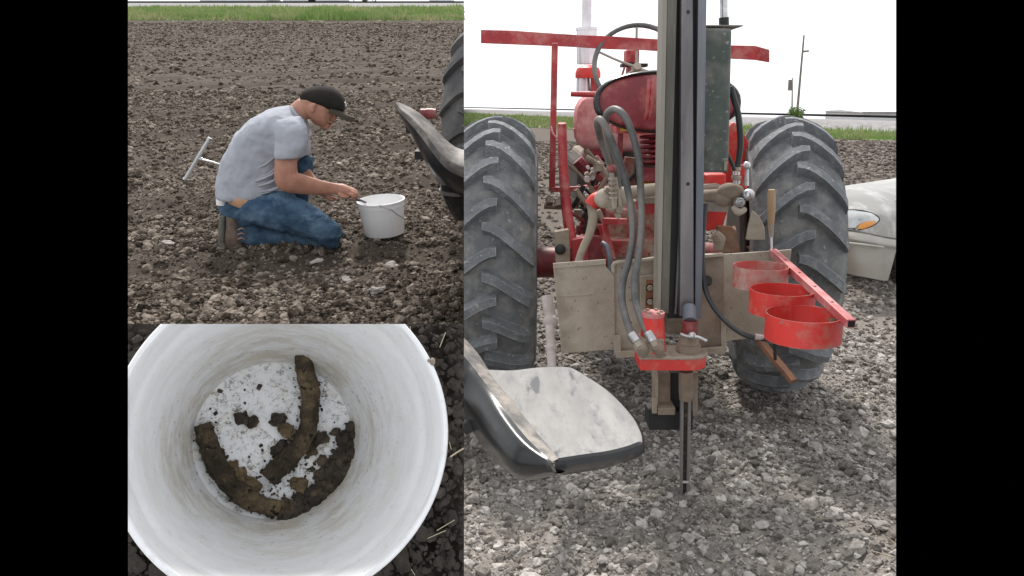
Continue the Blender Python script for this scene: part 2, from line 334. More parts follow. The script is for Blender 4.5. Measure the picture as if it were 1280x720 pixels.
def ground(name, mtl, x_of, y0, y1, rows, cols, clip=None, furrow=0, flat=60, fall=None):
    ys = y0 * (y1 / y0) ** (np.arange(rows) / (rows - 1)); us = np.linspace(x_of[0], x_of[1], cols)
    Y, U = np.meshgrid(ys, us, indexing='ij'); X = U * (Y + .6)
    Z = hgt(X, Y, furrow) * np.clip(1.4 - Y / flat, 0, 1)
    if fall: Z = Z - np.clip(fall(X, Y), 0, None)
    V = np.stack([X, Y, Z], -1).reshape(-1, 3)
    idx = np.arange(rows * cols).reshape(rows, cols)
    Fc = np.stack([idx[:-1, :-1], idx[:-1, 1:], idx[1:, 1:], idx[1:, :-1]], -1).reshape(-1, 4)
    me = bpy.data.meshes.new(name); me.from_pydata(V.tolist(), [], Fc.tolist()); me.update()
    if clip:
        bm = bmesh.new(); bm.from_mesh(me); Wi = FRAME[0].inverted()
        for co, no in clip:
            bmesh.ops.bisect_plane(bm, geom=bm.verts[:] + bm.edges[:] + bm.faces[:], plane_co=Wi @ co, plane_no=(Wi.to_3x3() @ no).normalized(), clear_outer=True)
        bm.to_mesh(me); bm.free()
    me.polygons.foreach_set('use_smooth', [True] * len(me.polygons))
    me.materials.append(mtl)
    o = bpy.data.objects.new(name, me); COL.objects.link(o); o.matrix_world = FRAME[0].copy(); o['kind'] = 'structure'
    return o

# ------------------------------------------------------------ clods
def clod_mesh(name, seed, sub=2, mtl=None, rough=1.0):
    bm = bmesh.new(); bmesh.ops.create_icosphere(bm, subdivisions=sub, radius=1)
    off = Vector((seed * 7.3, seed * 3.1, seed * 1.7)); rnd = random.Random(seed)
    sq = Vector((rnd.uniform(.8, 1.25), rnd.uniform(.75, 1.05), rnd.uniform(.55, .85)))
    for v in bm.verts:
        p = v.co.copy(); n = mnoise.noise(p * 1.1 + off) * .55 + mnoise.noise(p * 2.7 + off) * .30 * rough + mnoise.noise(p * 5.5 + off) * .14 * rough
        c = 1 + n
        v.co = Vector((p.x * sq.x, p.y * sq.y, p.z * sq.z)) * c
    for f in bm.faces: f.smooth = False
    me = bpy.data.meshes.new(name); bm.to_mesh(me); bm.free()
    if mtl: me.materials.append(mtl)
    return me
def clod_coll(name, mtl, n=14):
    c = bpy.data.collections.new(name)
    for i in range(n):
        o = bpy.data.objects.new('clod', clod_mesh('clod', i + 1, 2, mtl)); c.objects.link(o)
    return c
def gn_instancer(coll):
    g = bpy.data.node_groups.new('scatter', 'GeometryNodeTree')
    g.interface.new_socket('Geometry', in_out='INPUT', socket_type='NodeSocketGeometry'); g.interface.new_socket('Geometry', in_out='OUTPUT', socket_type='NodeSocketGeometry')
    N = g.nodes; L = g.links
    gi = N.new('NodeGroupInput'); go = N.new('NodeGroupOutput'); ip = N.new('GeometryNodeInstanceOnPoints'); ci = N.new('GeometryNodeCollectionInfo')
    ci.inputs['Collection'].default_value = coll; ci.inputs['Separate Children'].default_value = True; ci.inputs['Reset Children'].default_value = True
    ip.inputs['Pick Instance'].default_value = True
    def attr(nm, ty):
        a = N.new('GeometryNodeInputNamedAttribute'); a.data_type = ty; a.inputs['Name'].default_value = nm; return a.outputs['Attribute']
    L.new(gi.outputs[0], ip.inputs['Points']); L.new(ci.outputs[0], ip.inputs['Instance'])
    L.new(attr('ci', 'INT'), ip.inputs['Instance Index']); L.new(attr('rot', 'FLOAT_VECTOR'), ip.inputs['Rotation']); L.new(attr('scl', 'FLOAT_VECTOR'), ip.inputs['Scale'])
    L.new(ip.outputs[0], go.inputs[0]); return g
def scatter(name, pts, scl, rot, coll, ncoll):
    me = bpy.data.meshes.new(name); me.from_pydata(pts.tolist(), [], [])
    a = me.attributes.new('ci', 'INT', 'POINT'); a.data.foreach_set('value', RNG.integers(0, ncoll, len(pts)).astype(np.int32))
    a = me.attributes.new('rot', 'FLOAT_VECTOR', 'POINT'); a.data.foreach_set('vector', rot.astype(np.float32).ravel())
    a = me.attributes.new('scl', 'FLOAT_VECTOR', 'POINT'); a.data.foreach_set('vector', scl.astype(np.float32).ravel())
    o = bpy.data.objects.new(name, me); COL.objects.link(o); o.matrix_world = FRAME[0].copy()
    m = o.modifiers.new('scatter', 'NODES'); m.node_group = gn_instancer(coll)
    o['kind'] = 'stuff'
    return o
def clod_points(u0, u1, y0, y1, n, smin, smax, power, furrow=0, limit=None, dens=None, grow=.0, flat=60, rowed=False):
    # uniform over a wedge of ground; size is a power law that grows a little with distance
    Y = np.sqrt(y0 ** 2 + RNG.random(n * 3) * (y1 ** 2 - y0 ** 2)); X = (u0 + RNG.random(n * 3) * (u1 - u0)) * (Y + .6)
    k = RNG.random(n * 3) < (.35 + .9 * (vnoise(X * 1.7 + 40, Y * 1.7) + .5) if dens is None else dens(X, Y))
    if rowed: k = k & (RNG.random(n * 3) < (.62 + .38 * np.sin(((Y - .35 * X) + .4 * vnoise(X * .5, Y * .5)) * 2 * np.pi / 1.9)))
    X = X[k][:n]; Y = Y[k][:n]
    r = RNG.random(len(X)); s = smin * (1 - r * (1 - (smin / smax) ** power)) ** (-1 / power); s = s * (1 + grow * Y)
    Z = hgt(X, Y, furrow) * np.clip(1.4 - Y / flat, 0, 1) + s * .18
    if limit is not None:      # keep every clod wholly on its own side of a plane (co, no in world)
        Wp = np.array([list(rw) for rw in FRAME[0]]); P4 = np.stack([X, Y, Z, np.ones_like(X)], 0); w = (Wp @ P4)[:3].T
        co, no = limit; dd = (w - np.array(co[:])) @ np.array(no[:]); k = dd < -s * 1.05; X, Y, Z, s = X[k], Y[k], Z[k], s[k]
    rot = np.stack([RNG.uniform(-.5, .5, len(X)), RNG.uniform(-.5, .5, len(X)), RNG.uniform(0, 6.3, len(X))], -1)
    return np.stack([X, Y, Z], -1), np.repeat(s[:, None], 3, 1) * RNG.uniform(.8, 1.2, (len(X), 3)), rot
def multi(*parts): return tuple(np.concatenate([p[i] for p in parts]) for i in range(3))

# ============================================================ SETTING of the tractor's field
FRAME[0] = Matrix.Identity(4)
_fa, _fb = G(580, 137.6, .35), G(1120, 155.5, .35)
def _fall(X, Y):          # the land drops gently away behind the railway bank
    dx, dy = _fb.x - _fa.x, _fb.y - _fa.y; L_ = math.hypot(dx, dy)
    s_ = (dx * (Y - _fa.y) - dy * (X - _fa.x)) / L_ - 9
    return np.clip(s_, 0, 60) * .09 + np.clip(s_ - 60, 0, 400) * .03
ground('ground', M['soil_R'], (-.75, .95), 1.5, 900, 520, 420, fall=_fall)
CR = clod_coll('clod_kinds_grey', M['clod_R'])
pts = multi(clod_points(-.14, .62, 1.9, 5.2, 62000, .0036, .030, 2.35),
            clod_points(-.14, .62, 1.9, 4.6, 620, .014, .040, 2.2),
            clod_points(-.14, .62, 1.9, 3.5, 250, .016, .034, 1.6),
            clod_points(-.14, .62, 4.8, 10, 20000, .009, .035, 2.0),
            clod_points(-.14, .62, 9.5, 34, 15000, .02, .06, 1.8, grow=.02))
tag(scatter('soil_clods', *pts, CR, 14), 'loose grey soil clods covering the field behind the tractor')

# straw litter lying on the clods
mb = MB()
for i in range(46):
    x = RNG.uniform(-.1, .55); y = RNG.uniform(2.3, 6); x *= (y + .6); a = RNG.uniform(0, 6.3); l = RNG.uniform(.02, .07); z = float(hgt(np.array(x), np.array(y))) + .02
    d = Vector((math.cos(a), math.sin(a), RNG.uniform(-.2, .3))) * l
    mb.bar((x, y, z), Vector((x, y, z)) + d, .003, .0025)
straw = mat('dry_straw', (.55, .47, .33), None, .8, bump=0)
tag(mb.build('straw_litter', straw), 'bits of pale straw scattered over the grey clods', kind='stuff')

# embankment, grass verge, rails: two ground lines read from the picture
def line_pts(a, b, ext0, ext1):
    a = Vector(a); b = Vector(b); d = (b - a); return a - d * ext0, b + d * ext1
gl0, gr0 = G(580, 156.5), G(1120, 177)          # field edge of the verge
gl0, gr0 = line_pts(gl0, gr0, 1.2, .5)
bl0, br0 = G(580, 141.0), G(1120, 166)
bl0, br0 = line_pts(bl0, br0, .6, .5)
cl0, cr0 = G(580, 137.6, .35), G(1120, 155.5, .35)
cl0, cr0 = line_pts(cl0, cr0, .6, .5)
def strip(name, a0, a1, b0, b1, mtl, nu=160, nv=14, za=0, zb=0, amp=.0):
    V = []; Fc = []
    for i in range(nu + 1):
        for j in range(nv + 1):
            p = a0.lerp(a1, i / nu).lerp(b0.lerp(b1, i / nu), j / nv); p.z = za + (zb - za) * j / nv + amp * random.uniform(-1, 1) * (0 < j < nv)
            V.append(p)
    for i in range(nu):
        for j in range(nv):
            k = i * (nv + 1) + j; Fc.append((k, k + 1, k + nv + 2, k + nv + 1))
    m = MB(); m.v = V; m.f = Fc; o = m.build(name, mtl, loc=(0, 0, 0), smooth=True); o['kind'] = 'structure'; return o
strip('grass_verge', gl0, gr0, bl0, br0, M['grass_g'], za=.03, zb=.05, amp=.03)
strip('ballast_bank', bl0, br0, cl0, cr0, M['ballast'], za=-.05, zb=.35, amp=.04)
off = (cl0 - bl0).normalized()
strip('ballast_top', cl0, cr0, cl0 + Vector((4, 9, 0)), cr0 + Vector((4, 9, 0)), M['ballast'], za=.35, zb=.35)
nrm = (cr0 - cl0).cross(Vector((0, 0, 1))).normalized()
if nrm.y < 0: nrm = -nrm
mb = MB(); mb.bar(cl0 + nrm * .5 + Vector((0, 0, .42)), cr0 + nrm * .5 + Vector((0, 0, .40)), .07, .11)
tag(mb.build('railway_rail', M['rail']), 'dark railway rail along the near edge of the gravel bank behind the tractor', 'rail', 'rails behind the tractor')
mb = MB(); mb.bar(cl0 + nrm * 1.93 + Vector((0, 0, .42)), cr0 + nrm * 1.93 + Vector((0, 0, .40)), .07, .11)
tag(mb.build('railway_rail', M['rail']), 'dark railway rail farther back on the gravel bank behind the tractor', 'rail', 'rails behind the tractor')

def grass_tufts(name, label, quad, n, h0, h1, w, frame=None):
    a0, a1, b0, b1 = quad; V = []; Fc = []
    for i in range(n):
        u = random.random(); v = random.random(); p = a0.lerp(a1, u).lerp(b0.lerp(b1, u), v); p = Vector((p.x, p.y, 0))
        H = random.uniform(h0, h1) * (.6 + .8 * (mnoise.noise(p * .5) + .5))
        for k in range(3):
            a = random.uniform(0, 6.3); o_ = Vector((math.cos(a), math.sin(a), 0)) * w * .5; s_ = Vector((-o_.y, o_.x, 0)) * random.uniform(-2, 2)
            b_ = len(V); q = p + Vector((random.uniform(-w, w), random.uniform(-w, w), 0)) * 1.5
            V += [q - o_, q + o_, q + s_ + Vector((0, 0, H * random.uniform(.6, 1)))]; Fc.append((b_, b_ + 1, b_ + 2))
    m = MB(); m.v = V; m.f = Fc
    o = m.build(name, M['grass'], loc=(0, 0, 0)); return tag(o, label, kind='stuff')
grass_tufts('grass', 'green grass growing along the verge beside the railway bank', (gl0, gr0, bl0.lerp(gl0, .1), br0.lerp(gr0, .1)), 26000, .10, .42, .05)

# utility poles, bush, pale shed, far trees
def pole(px0, py0, px1, py1, Y, r, label, arm=True):
    a = P(px0, py0, Y); b = P(px1, py1, Y); t = thing('utility_pole', label, 'pole', a, 'poles beyond the railway')
    mb = MB(); mb.tube([a, a.lerp(b, .5), b], [r * .75, r * .6, r * .45], 8); mb.build('shaft', M['pole'], t, smooth=True)
    mb = MB(); c = a.lerp(b, .8)
    if arm: mb.bar(c + Vector((-.1, -.12, 0)), c + Vector((.42, -.12, .05)), .06, .14)
    else: mb.box(c + Vector((-.45, -.15, -.6)), c + Vector((-.05, .15, .6)))
    mb.build('insulator_arm' if arm else 'transformer_box', M['pole'], t)
    return t
pole(996, 146, 1005, 44, 62, .14, 'taller leaning utility pole rising behind the small bush')
pole(990, 144, 990.5, 97, 95, .13, 'short distant pole carrying a pale box, beside the taller pole', arm=False)
def leafy(name, label, cat, c, r, n, mtl, leaf, sq=1.0, group=None):
    t = thing(name, label, cat, c, group); c = Vector(c)
    mb = MB()
    for k in range(5):
        a = random.uniform(0, 6.3); mb.tube([c, c + Vector((math.cos(a) * r * .3, math.sin(a) * r * .3, r * .7)), c + Vector((math.cos(a) * r * .6, math.sin(a) * r * .6, r * 1.3 * sq))], [r * .05, r * .035, r * .01], 5, 3)
    mb.build('stem', M['pole'], t)
    V = []; Fc = []; lob = [(Vector((random.uniform(-.6, .6), random.uniform(-.6, .6), random.uniform(.4, 1.4) * sq)) * r, random.uniform(.3, .55) * r) for _ in range(11)]
    for i in range(n):
        l, lr = random.choice(lob); d = Vector((random.gauss(0, 1), random.gauss(0, 1), random.gauss(0, 1))).normalized() * lr * random.random() ** .4
        p = c + l + d
        if p.z < c.z: continue
        e1 = Vector((random.gauss(0, 1), random.gauss(0, 1), random.gauss(0, 1))).normalized() * leaf; e2 = e1.cross(Vector((random.gauss(0, 1), random.gauss(0, 1), random.gauss(0, 1)))).normalized() * leaf * .5
        b = len(V); V += [p - e1, p - e2, p + e1, p + e2]; Fc.append((b, b + 1, b + 2, b + 3))
    m = MB(); m.v = V; m.f = Fc; m.build('foliage', mtl, t); return t
leafy('bush', 'small light green bush at the foot of the taller utility pole', 'bush', G(996, 160, .0), .75, 1600, M['bush'], .07)
# long pale shed beyond the line at the right
a = P(1078, 152, 150); t = thing('shed', 'long white metal shed with a low roof, far beyond the railway', 'shed', (a.x, a.y, -6))
mb = MB(); mb.box((a.x, a.y, -6), (a.x + 60, a.y + 18, -.15)); mb.build('wall', M['shed'], t)
mb = MB(); mb.prism([(a.x - .6, a.y - .6, -.15), (a.x - .6, a.y + 18.6, -.15), (a.x - .6, a.y + 9, .25)], (61.2, 0, 0)); mb.build('roof', M['shed'], t)
mb = MB(); mb.bar((a.x - .6, a.y - .7, -.15), (a.x + 60.6, a.y - .7, -.15), .2, .16); mb.build('gutter', M['ballast'], t)
# black panels added as border bars either side of the fields
mb = MB()
TOPY = -60
mb.prism([P(1120, TOPY, 2.2), P(1500, TOPY, 2.2), P(1500, 800, 2.2), P(1120, 800, 2.2)], (.04, .05, 0))
o = mb.build('wall', M['black']); o['kind'] = 'structure'; o['label'] = 'plain matt black panel added as a border bar beside the ploughed field'
mb = MB()
mb.prism([P(160, TOPY, 2.2), P(-240, TOPY, 2.2), P(-240, 860, 2.2), P(160, 860, 2.2)], (-.04, .05, 0))
o = mb.build('wall', M['black']); o['kind'] = 'structure'; o['label'] = 'plain matt black panel added as a border bar on the far side of the kneeling man'

# ============================================================ TRACTOR
def tyre(mb, Rr, W, n_lugs=20, lug_h=.052, phase=0.0):
    """revolve about the local X axis, centre at the origin; returns MB in local coordinates"""
    rc = Rr - lug_h
    CR_ = [(0, 0), (.25, .006), (.5, .022), (.75, .048), (.9, .075), (1.0, .11)]
    prof = [(-W * .78, rc * .50), (-W * .98, rc * .60), (-W * 1.06, rc * .72), (-W * 1.04, rc * .83)] + [(-W * q, rc - d) for q, d in reversed(CR_)]
    prof = prof + [(-x, r) for x, r in reversed(prof[:-1])]
    n = 96; rings = []
    for k in range(n):
        a = 2 * math.pi * k / n
        rings.append([Vector((x, -r * math.cos(a), r * math.sin(a))) for x, r in prof])
    V = [p for r in rings for p in r]; m = len(prof); Fc = []
    for k in range(n):
        k2 = (k + 1) % n
        for j in range(m - 1): Fc.append((k * m + j, k * m + j + 1, k2 * m + j + 1, k2 * m + j))
    mb.add(V, Fc)
    def rad(x):       # carcass radius at x
        ax = abs(x)
        pts = [(W * q, rc - d) for q, d in CR_]
        for (x0, r0), (x1, r1) in zip(pts, pts[1:]):
            if ax <= x1: return r0 + (r1 - r0) * (ax - x0) / (x1 - x0)
        return pts[-1][1]
    st = [(.16, 0.0), (-.02, .008), (-.22, .035), (-.45, .08), (-.7, .135), (-.88, .18), (-.985, .205), (-1.005, .21)]   # (x / W, drop in radians * k)
    for side in (1, -1):
        for i in range(n_lugs):
            a0 = phase + 2 * math.pi * (i + (.5 if side > 0 else 0)) / n_lugs + random.uniform(-.004, .004)
            rows = []
            for q, (sx, dr) in enumerate(st):
                x = sx * W * side; base = rad(x); top = base + lug_h - (.006 if abs(sx) > .9 else 0) - (.05 if q == 7 else 0)
                if q == 7: base -= .03
                hw0 = .064 * (1 + .3 * abs(sx)); hw1 = hw0 * .72 * (1 if 0 < q else .8)
                ac = a0 - dr * 1.05
                def pt(r, da): a = ac + da; return Vector((x, -r * math.cos(a), r * math.sin(a)))
                rows.append([pt(base - .012, hw0 * .75), pt(top, hw1 * .62), pt(top, -hw1 * .62), pt(base - .012, -hw0 * .75)])
            mb.loft(rows)
    return mb
def place(mb, M4):
    mb.v = [M4 @ v for v in mb.v]; return mb
def wheel(parent, c, Rr, W, yaw, phase, clip=None, mtl=None, rimm=None, dish=1):
    MW = Matrix.Translation(c) @ Matrix.Rotation(-yaw, 4, 'Z')
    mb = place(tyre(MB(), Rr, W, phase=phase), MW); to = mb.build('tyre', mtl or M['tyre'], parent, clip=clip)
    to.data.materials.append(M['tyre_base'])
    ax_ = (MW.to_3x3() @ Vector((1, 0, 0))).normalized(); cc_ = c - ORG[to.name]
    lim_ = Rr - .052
    for p_ in to.data.polygons:          # carcass between the lugs takes the rubber with recess shade painted in
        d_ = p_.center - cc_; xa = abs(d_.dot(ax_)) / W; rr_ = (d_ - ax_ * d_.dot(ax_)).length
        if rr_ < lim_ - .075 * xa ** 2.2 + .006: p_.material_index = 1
    # dished disc rim with a ring of bolts
    rc = Rr * .53; m2 = MB(); prof = [(-W * .8, rc), (-W * .8, rc * .94), (-W * .3, rc * .88), (-W * .1 * dish, rc * .80), (W * .1 * dish, rc * .4), (W * .05 * dish, .06)]
    prof += [(x + .02, r) for x, r in reversed(prof)]
    rings = [[Vector((x, -r * math.cos(2 * math.pi * k / 40), r * math.sin(2 * math.pi * k / 40))) for k in range(40)] for x, r in prof + [prof[0]]]
    m2.loft(rings, caps=False)
    place(m2, MW).build('wheel_rim', rimm or M['tan_d'], parent, smooth=True, clip=clip)
CUT = [cut_left_of(580)]
tr = thing('tractor', 'faded red farm tractor seen from behind, its tall lugged rear tyres on grey clods', 'tractor', (.62, 4.3, 0))
wheel(tr, Vector((-.080, 4.31, .785)), .75, .206, R_(2), .05, CUT)
wheel(tr, Vector((1.455, 4.31, .785)), .75, .210, R_(8.5), .16)

# axle, transmission, dark belly
mb = MB(); mb.tube([(.05, 4.31, .745), (.30, 4.31, .745), (.34, 4.31, .745), (.62, 4.31, .75)], [.085, .085, .15, .17], 20, 2); mb.tube([(.62, 4.31, .75), (.95, 4.31, .745), (1.4, 4.31, .745)], [.17, .12, .08], 20, 2)
mb.build('rear_axle', M['red_dark'], tr, smooth=True)
def plate(name, px, Y, th, mtl, parent=tr, bevel=.003, dz=None):
    """a plate whose face is outlined by points on the line of sight at distance Y (or a Y each)"""
    pts = [P(p[0], p[1], p[2] if len(p) > 2 else Y) for p in px]
    m = MB(); m.prism(pts, (0, th, 0)); return m.build(name, mtl, parent, bevel=bevel)
def boxpx(mb, x0, y0, x1, y1, Y, th):
    a = P(x0, y0, Y); b = P(x1, y1, Y); mb.box((a.x, Y, a.z), (b.x, Y + th, b.z)); return mb
# transmission housing
mb = MB(); boxpx(mb, 762, 262, 832, 345, 3.95, .9)
mb.build('transmission_housing', M['red_h'], tr, bevel=.02)
mb = MB(); boxpx(mb, 756, 300, 842, 322, 3.85, .12); mb.build('housing_flange', M['red_h'], tr, bevel=.01)
mb = MB(); boxpx(mb, 742, 250, 772, 330, 4.15, .3); mb.build('brake_housing', M['red_dark'], tr, bevel=.02)
mb = MB(); mb.tube([P(742, 318, 4.0), P(742, 318, 4.3)], [.10, .10], 20); mb.build('brake_drum', M['red_dark'], tr, smooth=True, bevel=.01)
# engine block, gearbox top, hood
mb = MB(); boxpx(mb, 722, 205, 832, 262, 5.0, 1.2); mb.build('clutch_housing', M['well'], tr, bevel=.03)  # dark colour puts the shade of the engine gaps into this block
mb = MB(); boxpx(mb, 727, 190, 760, 240, 5.6, .9); mb.build('engine_block', M['tan_d'], tr, bevel=.03)
# fuel tank / hood as rounded lofts running forward
def rrect(c, hw, hh, k=20, e=3.2, yaw=0):
    out = []
    for i in range(k):
        a = 2 * math.pi * i / k; ca, sa = math.cos(a), math.sin(a)
        x = math.copysign(abs(ca) ** (2 / e), ca) * hw; z = math.copysign(abs(sa) ** (2 / e), sa) * hh
        out.append(Vector(c) + Vector((x, 0, z)))
    return out
h0 = P(771, 153, 5.3); hw = .28; HD = lambda Y: (Y - 5.25) * .15      # the tractor points a little to the right
mb = MB(); mb.loft([rrect((h0.x, 5.22, h0.z), hw * .82, .15), rrect((h0.x, 5.25, h0.z), hw * .95, .185), rrect((h0.x - .0, 5.35, h0.z), hw, .20), rrect((h0.x + HD(6.2), 6.2, h0.z), hw, .20), rrect((h0.x + HD(6.3), 6.3, h0.z), hw * .9, .17)])
mb.build('fuel_tank', M['pink'], tr, smooth=True)
mb = MB(); mb.loft([[v * 1.0 for v in rrect((h0.x, 5.30, h0.z - .045), hw + .012, .012)], rrect((h0.x + HD(6.2), 6.2, h0.z - .045), hw + .012, .012)]); mb.build('tank_seam', M['pink'], tr, bevel=.004)
mb = MB(); mb.loft([rrect((h0.x + HD(6.32), 6.32, h0.z - .01), hw * .95, .215), rrect((h0.x + HD(7.6), 7.6, h0.z - .01), hw * .95, .215), rrect((h0.x + HD(7.75), 7.75, h0.z), hw * .8, .19)]); mb.build('hood', M['pink'], tr, smooth=True)
mb = MB(); mb.box((h0.x + .12, 7.45, .75), (h0.x + .56, 7.7, h0.z)); mb.build('radiator', M['red_dark'], tr, bevel=.02)
mb = MB(); boxpx(mb, 734, 181, 768, 199, 5.25, .25); mb.build('battery_box', M['red_dark'], tr, bevel=.01)
# front narrow wheels under the nose
for dx in (-.13, .13):
    mb = MB(); rings = []
    for k in range(36):
        a = 2 * math.pi * k / 36; rings.append([Vector((h0.x + .34 + dx + x, 7.55 - (.2 + r) * math.cos(a), .28 + (.2 + r) * math.sin(a))) for x, r in ((-.05, 0), (-.07, .05), (-.04, .1), (.04, .1), (.07, .05), (.05, 0))])
    rings.append(rings[0]); mb.loft(rings, caps=False); mb.build('front_tyre', M['tyre_dark'], tr, smooth=True)
mb = MB(); mb.box((h0.x + .26, 7.45, .28), (h0.x + .42, 7.62, .8)); mb.build('front_pedestal', M['red_dark'], tr, bevel=.02)
# exhaust stack and air cleaner
Y = 5.9
mb = MB(); mb.tube([P(733.5, 80, Y), P(733.5, 36, Y)], [.072, .072], 22); mb.tube([P(733.5, 38, Y), P(733.5, 34.5, Y)], [.076, .076], 22); mb.tube([P(733.5, 36, Y), P(733.8, -30, Y)], [.034, .034], 16)
mb.build('exhaust_stack', M['chrome'], tr, smooth=True)
mb = MB(); c = P(735, 91, 5.6); mb.tube([c + Vector((0, 0, -.035)), c + Vector((0, 0, 0)), c + Vector((0, 0, .03)), c + Vector((0, 0, .052))], [.085, .086, .075, .02], 24, 2)
mb.build('pre_cleaner_cap', M['cup'], tr, smooth=True)
mb = MB(); mb.tube([P(729, 98, 5.6), P(729, 114, 5.6)], [.045, .047], 20); mb.build('pre_cleaner_bowl', M['chrome'], tr, smooth=True)
mb = MB(); boxpx(mb, 739, 96, 748.5, 116, 5.55, .06); mb.build('cleaner_bracket', M['red'], tr, bevel=.004)
mb = MB(); mb.tube([P(713.5, 117.5, 5.1), P(735, 118, 5.1), P(768, 118, 5.1)], [.016, .018, .02], 10); mb.build('hand_lever', M['red'], tr, smooth=True)
# red side panel seam + red deck frame under the seat
# steering wheel
c = P(799, 84, 4.75); rw = .245; nrm_ = Vector((0, -.93, .37)).normalized(); u = Vector((1, 0, 0)); w = nrm_.cross(u)
def ring_pts(c, r, a0=0, a1=2 * math.pi, n=48): return [c + (u * math.cos(a0 + (a1 - a0) * k / n) + w * math.sin(a0 + (a1 - a0) * k / n) * 1.0) * r for k in range(n + 1)]
sw = MB(); pr = ring_pts(c, rw + .012)
rings = []
for k in range(48):
    d = (pr[k] - c).normalized(); rings.append([pr[k] + (d * math.cos(2 * math.pi * j / 10) + nrm_ * math.sin(2 * math.pi * j / 10)) * .0145 for j in range(10)])
rings.append(rings[0]); sw.loft(rings, caps=False)
swo = sw.build('steering_wheel', M['hose'], tr, smooth=True)
hub = c - nrm_ * .03 + Vector((-.01, 0, .01))
for a in (92, 158, 215, -20, 8 - 40):
    e = c + (u * math.cos(R_(a)) + w * math.sin(R_(a))) * rw
    m = MB(); m.tube([hub, hub.lerp(e, .5) - nrm_ * .008, e], [.009, .007, .007], 8, 4); m.build('spoke', M['post'], swo, smooth=True)
m = MB(); m.tube([hub - nrm_ * .03, hub + nrm_ * .025], [.028, .022], 14); m.build('hub', M['tan'], swo, smooth=True)
m = MB(); m.tube([hub, hub - nrm_ * .5, hub - nrm_ * 1.1], [.02, .022, .03], 12, 3); m.build('steering_column', M['red_dark'], tr, smooth=True)
m = MB(); boxpx(m, 783, 62, 799, 79, 5.15, .12); m.build('steering_gear_box', M['red'], tr, bevel=.008)
m = MB(); boxpx(m, 778, 79, 810, 83.5, 5.1, .12); m.build('gauge_bracket', M['blackm'], tr, bevel=.004)
m = MB(); boxpx(m, 785, 84, 801, 100, 5.1, .1); m.build('gear_box_post', M['red_dark'], tr, bevel=.004)
m = MB(); m.tube([P(781, 83, 5.1), P(774, 106, 5.1)], .007, 6); m.build('throttle_rod', M['red_dark'], tr, smooth=True)

# pan seat with a black rubber edge
def bowl(cx, cy, Y, wx, wz, depth, tilt, n=40, m_=7):
    c = P(cx, cy, Y); rings = []
    ax = Vector((0, math.cos(tilt), math.sin(tilt))); up_ = Vector((0, -math.sin(tilt), math.cos(tilt)))
    for j in range(m_):
        t = j / (m_ - 1); s_ = math.sin(math.pi / 2 * (1 - t) ) if t < 1 else .02
        s_ = max(s_, .02); rings.append([c - ax * 0 + Vector((1, 0, 0)) * wx * s_ * math.copysign(abs(math.cos(a)) ** .85, math.cos(a)) + up_ * wz * s_ * math.copysign(abs(math.sin(a)) ** .85, math.sin(a)) - ax * depth * math.sin(math.pi / 2 * t) for a in [2 * math.pi * k / n for k in range(n)]])
    return c, rings, ax
c, rings, ax = bowl(834, 128, 4.0, .345, .145, .035, R_(-14))
m = MB(); m.loft(rings, caps=False); m.add(rings[-1], [tuple(range(40))]); inner = [[p + ax * .006 for p in r] for r in rings]
seato = m.build('pan_seat', M['red_dark'], tr, smooth=True)
m = MB(); rr = rings[0]; cc = sum(rr, Vector()) / len(rr); rr2 = []
for k in range(40):
    d = (rr[k] - cc).normalized(); thk = .028 if rr[k].z > cc.z - .06 else .012
    rr2.append([rr[k] + d * math.cos(q) * thk * .55 + ax * (math.sin(q) * .022) for q in [2 * math.pi * j / 8 for j in range(8)]])
rr2.append(rr2[0]); m.loft(rr2, caps=False); m.build('rubber_edge', M['seat_blk'], seato, smooth=True)
m = MB()
for px_ in (811.5, 816): m.tube([P(px_, 99, 3.935) , P(px_ - .5, 110, 3.925), P(px_ - 1.5, 124, 3.925), P(px_ - 3, 140, 3.94), P(px_ - 8, 158, 3.985)], .009, 8, 5)
m.build('seat_rib', M['red'], seato, smooth=True)
m = MB(); boxpx(m, 770, 156, 832, 167, 4.05, .35); m.build('seat_frame', M['red'], tr, bevel=.006)
m = MB(); m.box(P(775, 158, 4.045), P(786, 164, 4.047)); m.build('yellow_sticker', M['yellow'], tr)
m = MB(); boxpx(m, 773, 160, 778, 200, 4.1, .02); m.build('seat_post', M['red_dark'], tr)
# seat springs: stacked coils
for k, px_ in enumerate((812, 826)):
    m = MB(); c0 = P(px_, 206, 4.2); c1 = P(px_, 168, 4.2); pts_ = []
    for i in range(57):
        t = i / 56; a = t * 2 * math.pi * 6; pts_.append(c0.lerp(c1, t) + Vector((math.cos(a) * .045, math.sin(a) * .045, 0)))
    m.tube(pts_, .0085, 6, 1); m.build('coil_spring', M['red_dark'], tr, smooth=True)
plate('deck_plate', [(782, 196), (803, 199), (822, 207), (824, 232), (784, 236), (776, 215)], 4.3, .05, M['red_h'])
plate('deck_lip', [(800, 203), (824, 207), (826, 210), (800, 209)], 4.25, .06, M['tan_d'])
plate('toolbox', [(803, 209), (832, 210), (832, 229), (803, 228)], 4.15, .2, M['red_dark'], bevel=.008)
m = MB(); m.box(P(805, 229, 4.14), P(832, 233, 4.145)); m.build('yellow_strip', M['yellow'], tr)
plate('valve_bank', [(803, 254), (824, 253), (824, 268), (803, 268)], 3.7, .2, M['red'], bevel=.005)
plate('valve_bank_lid', [(800, 248), (826, 246), (826, 254), (800, 255)], 3.68, .24, M['tan'], bevel=.004)
m = MB(); m.tube([P(757, 243, 3.65), P(785, 241, 3.65), P(828, 236, 3.65)], [.032, .03, .03], 14, 4); m.build('cross_pipe', M['tan'], tr, smooth=True)
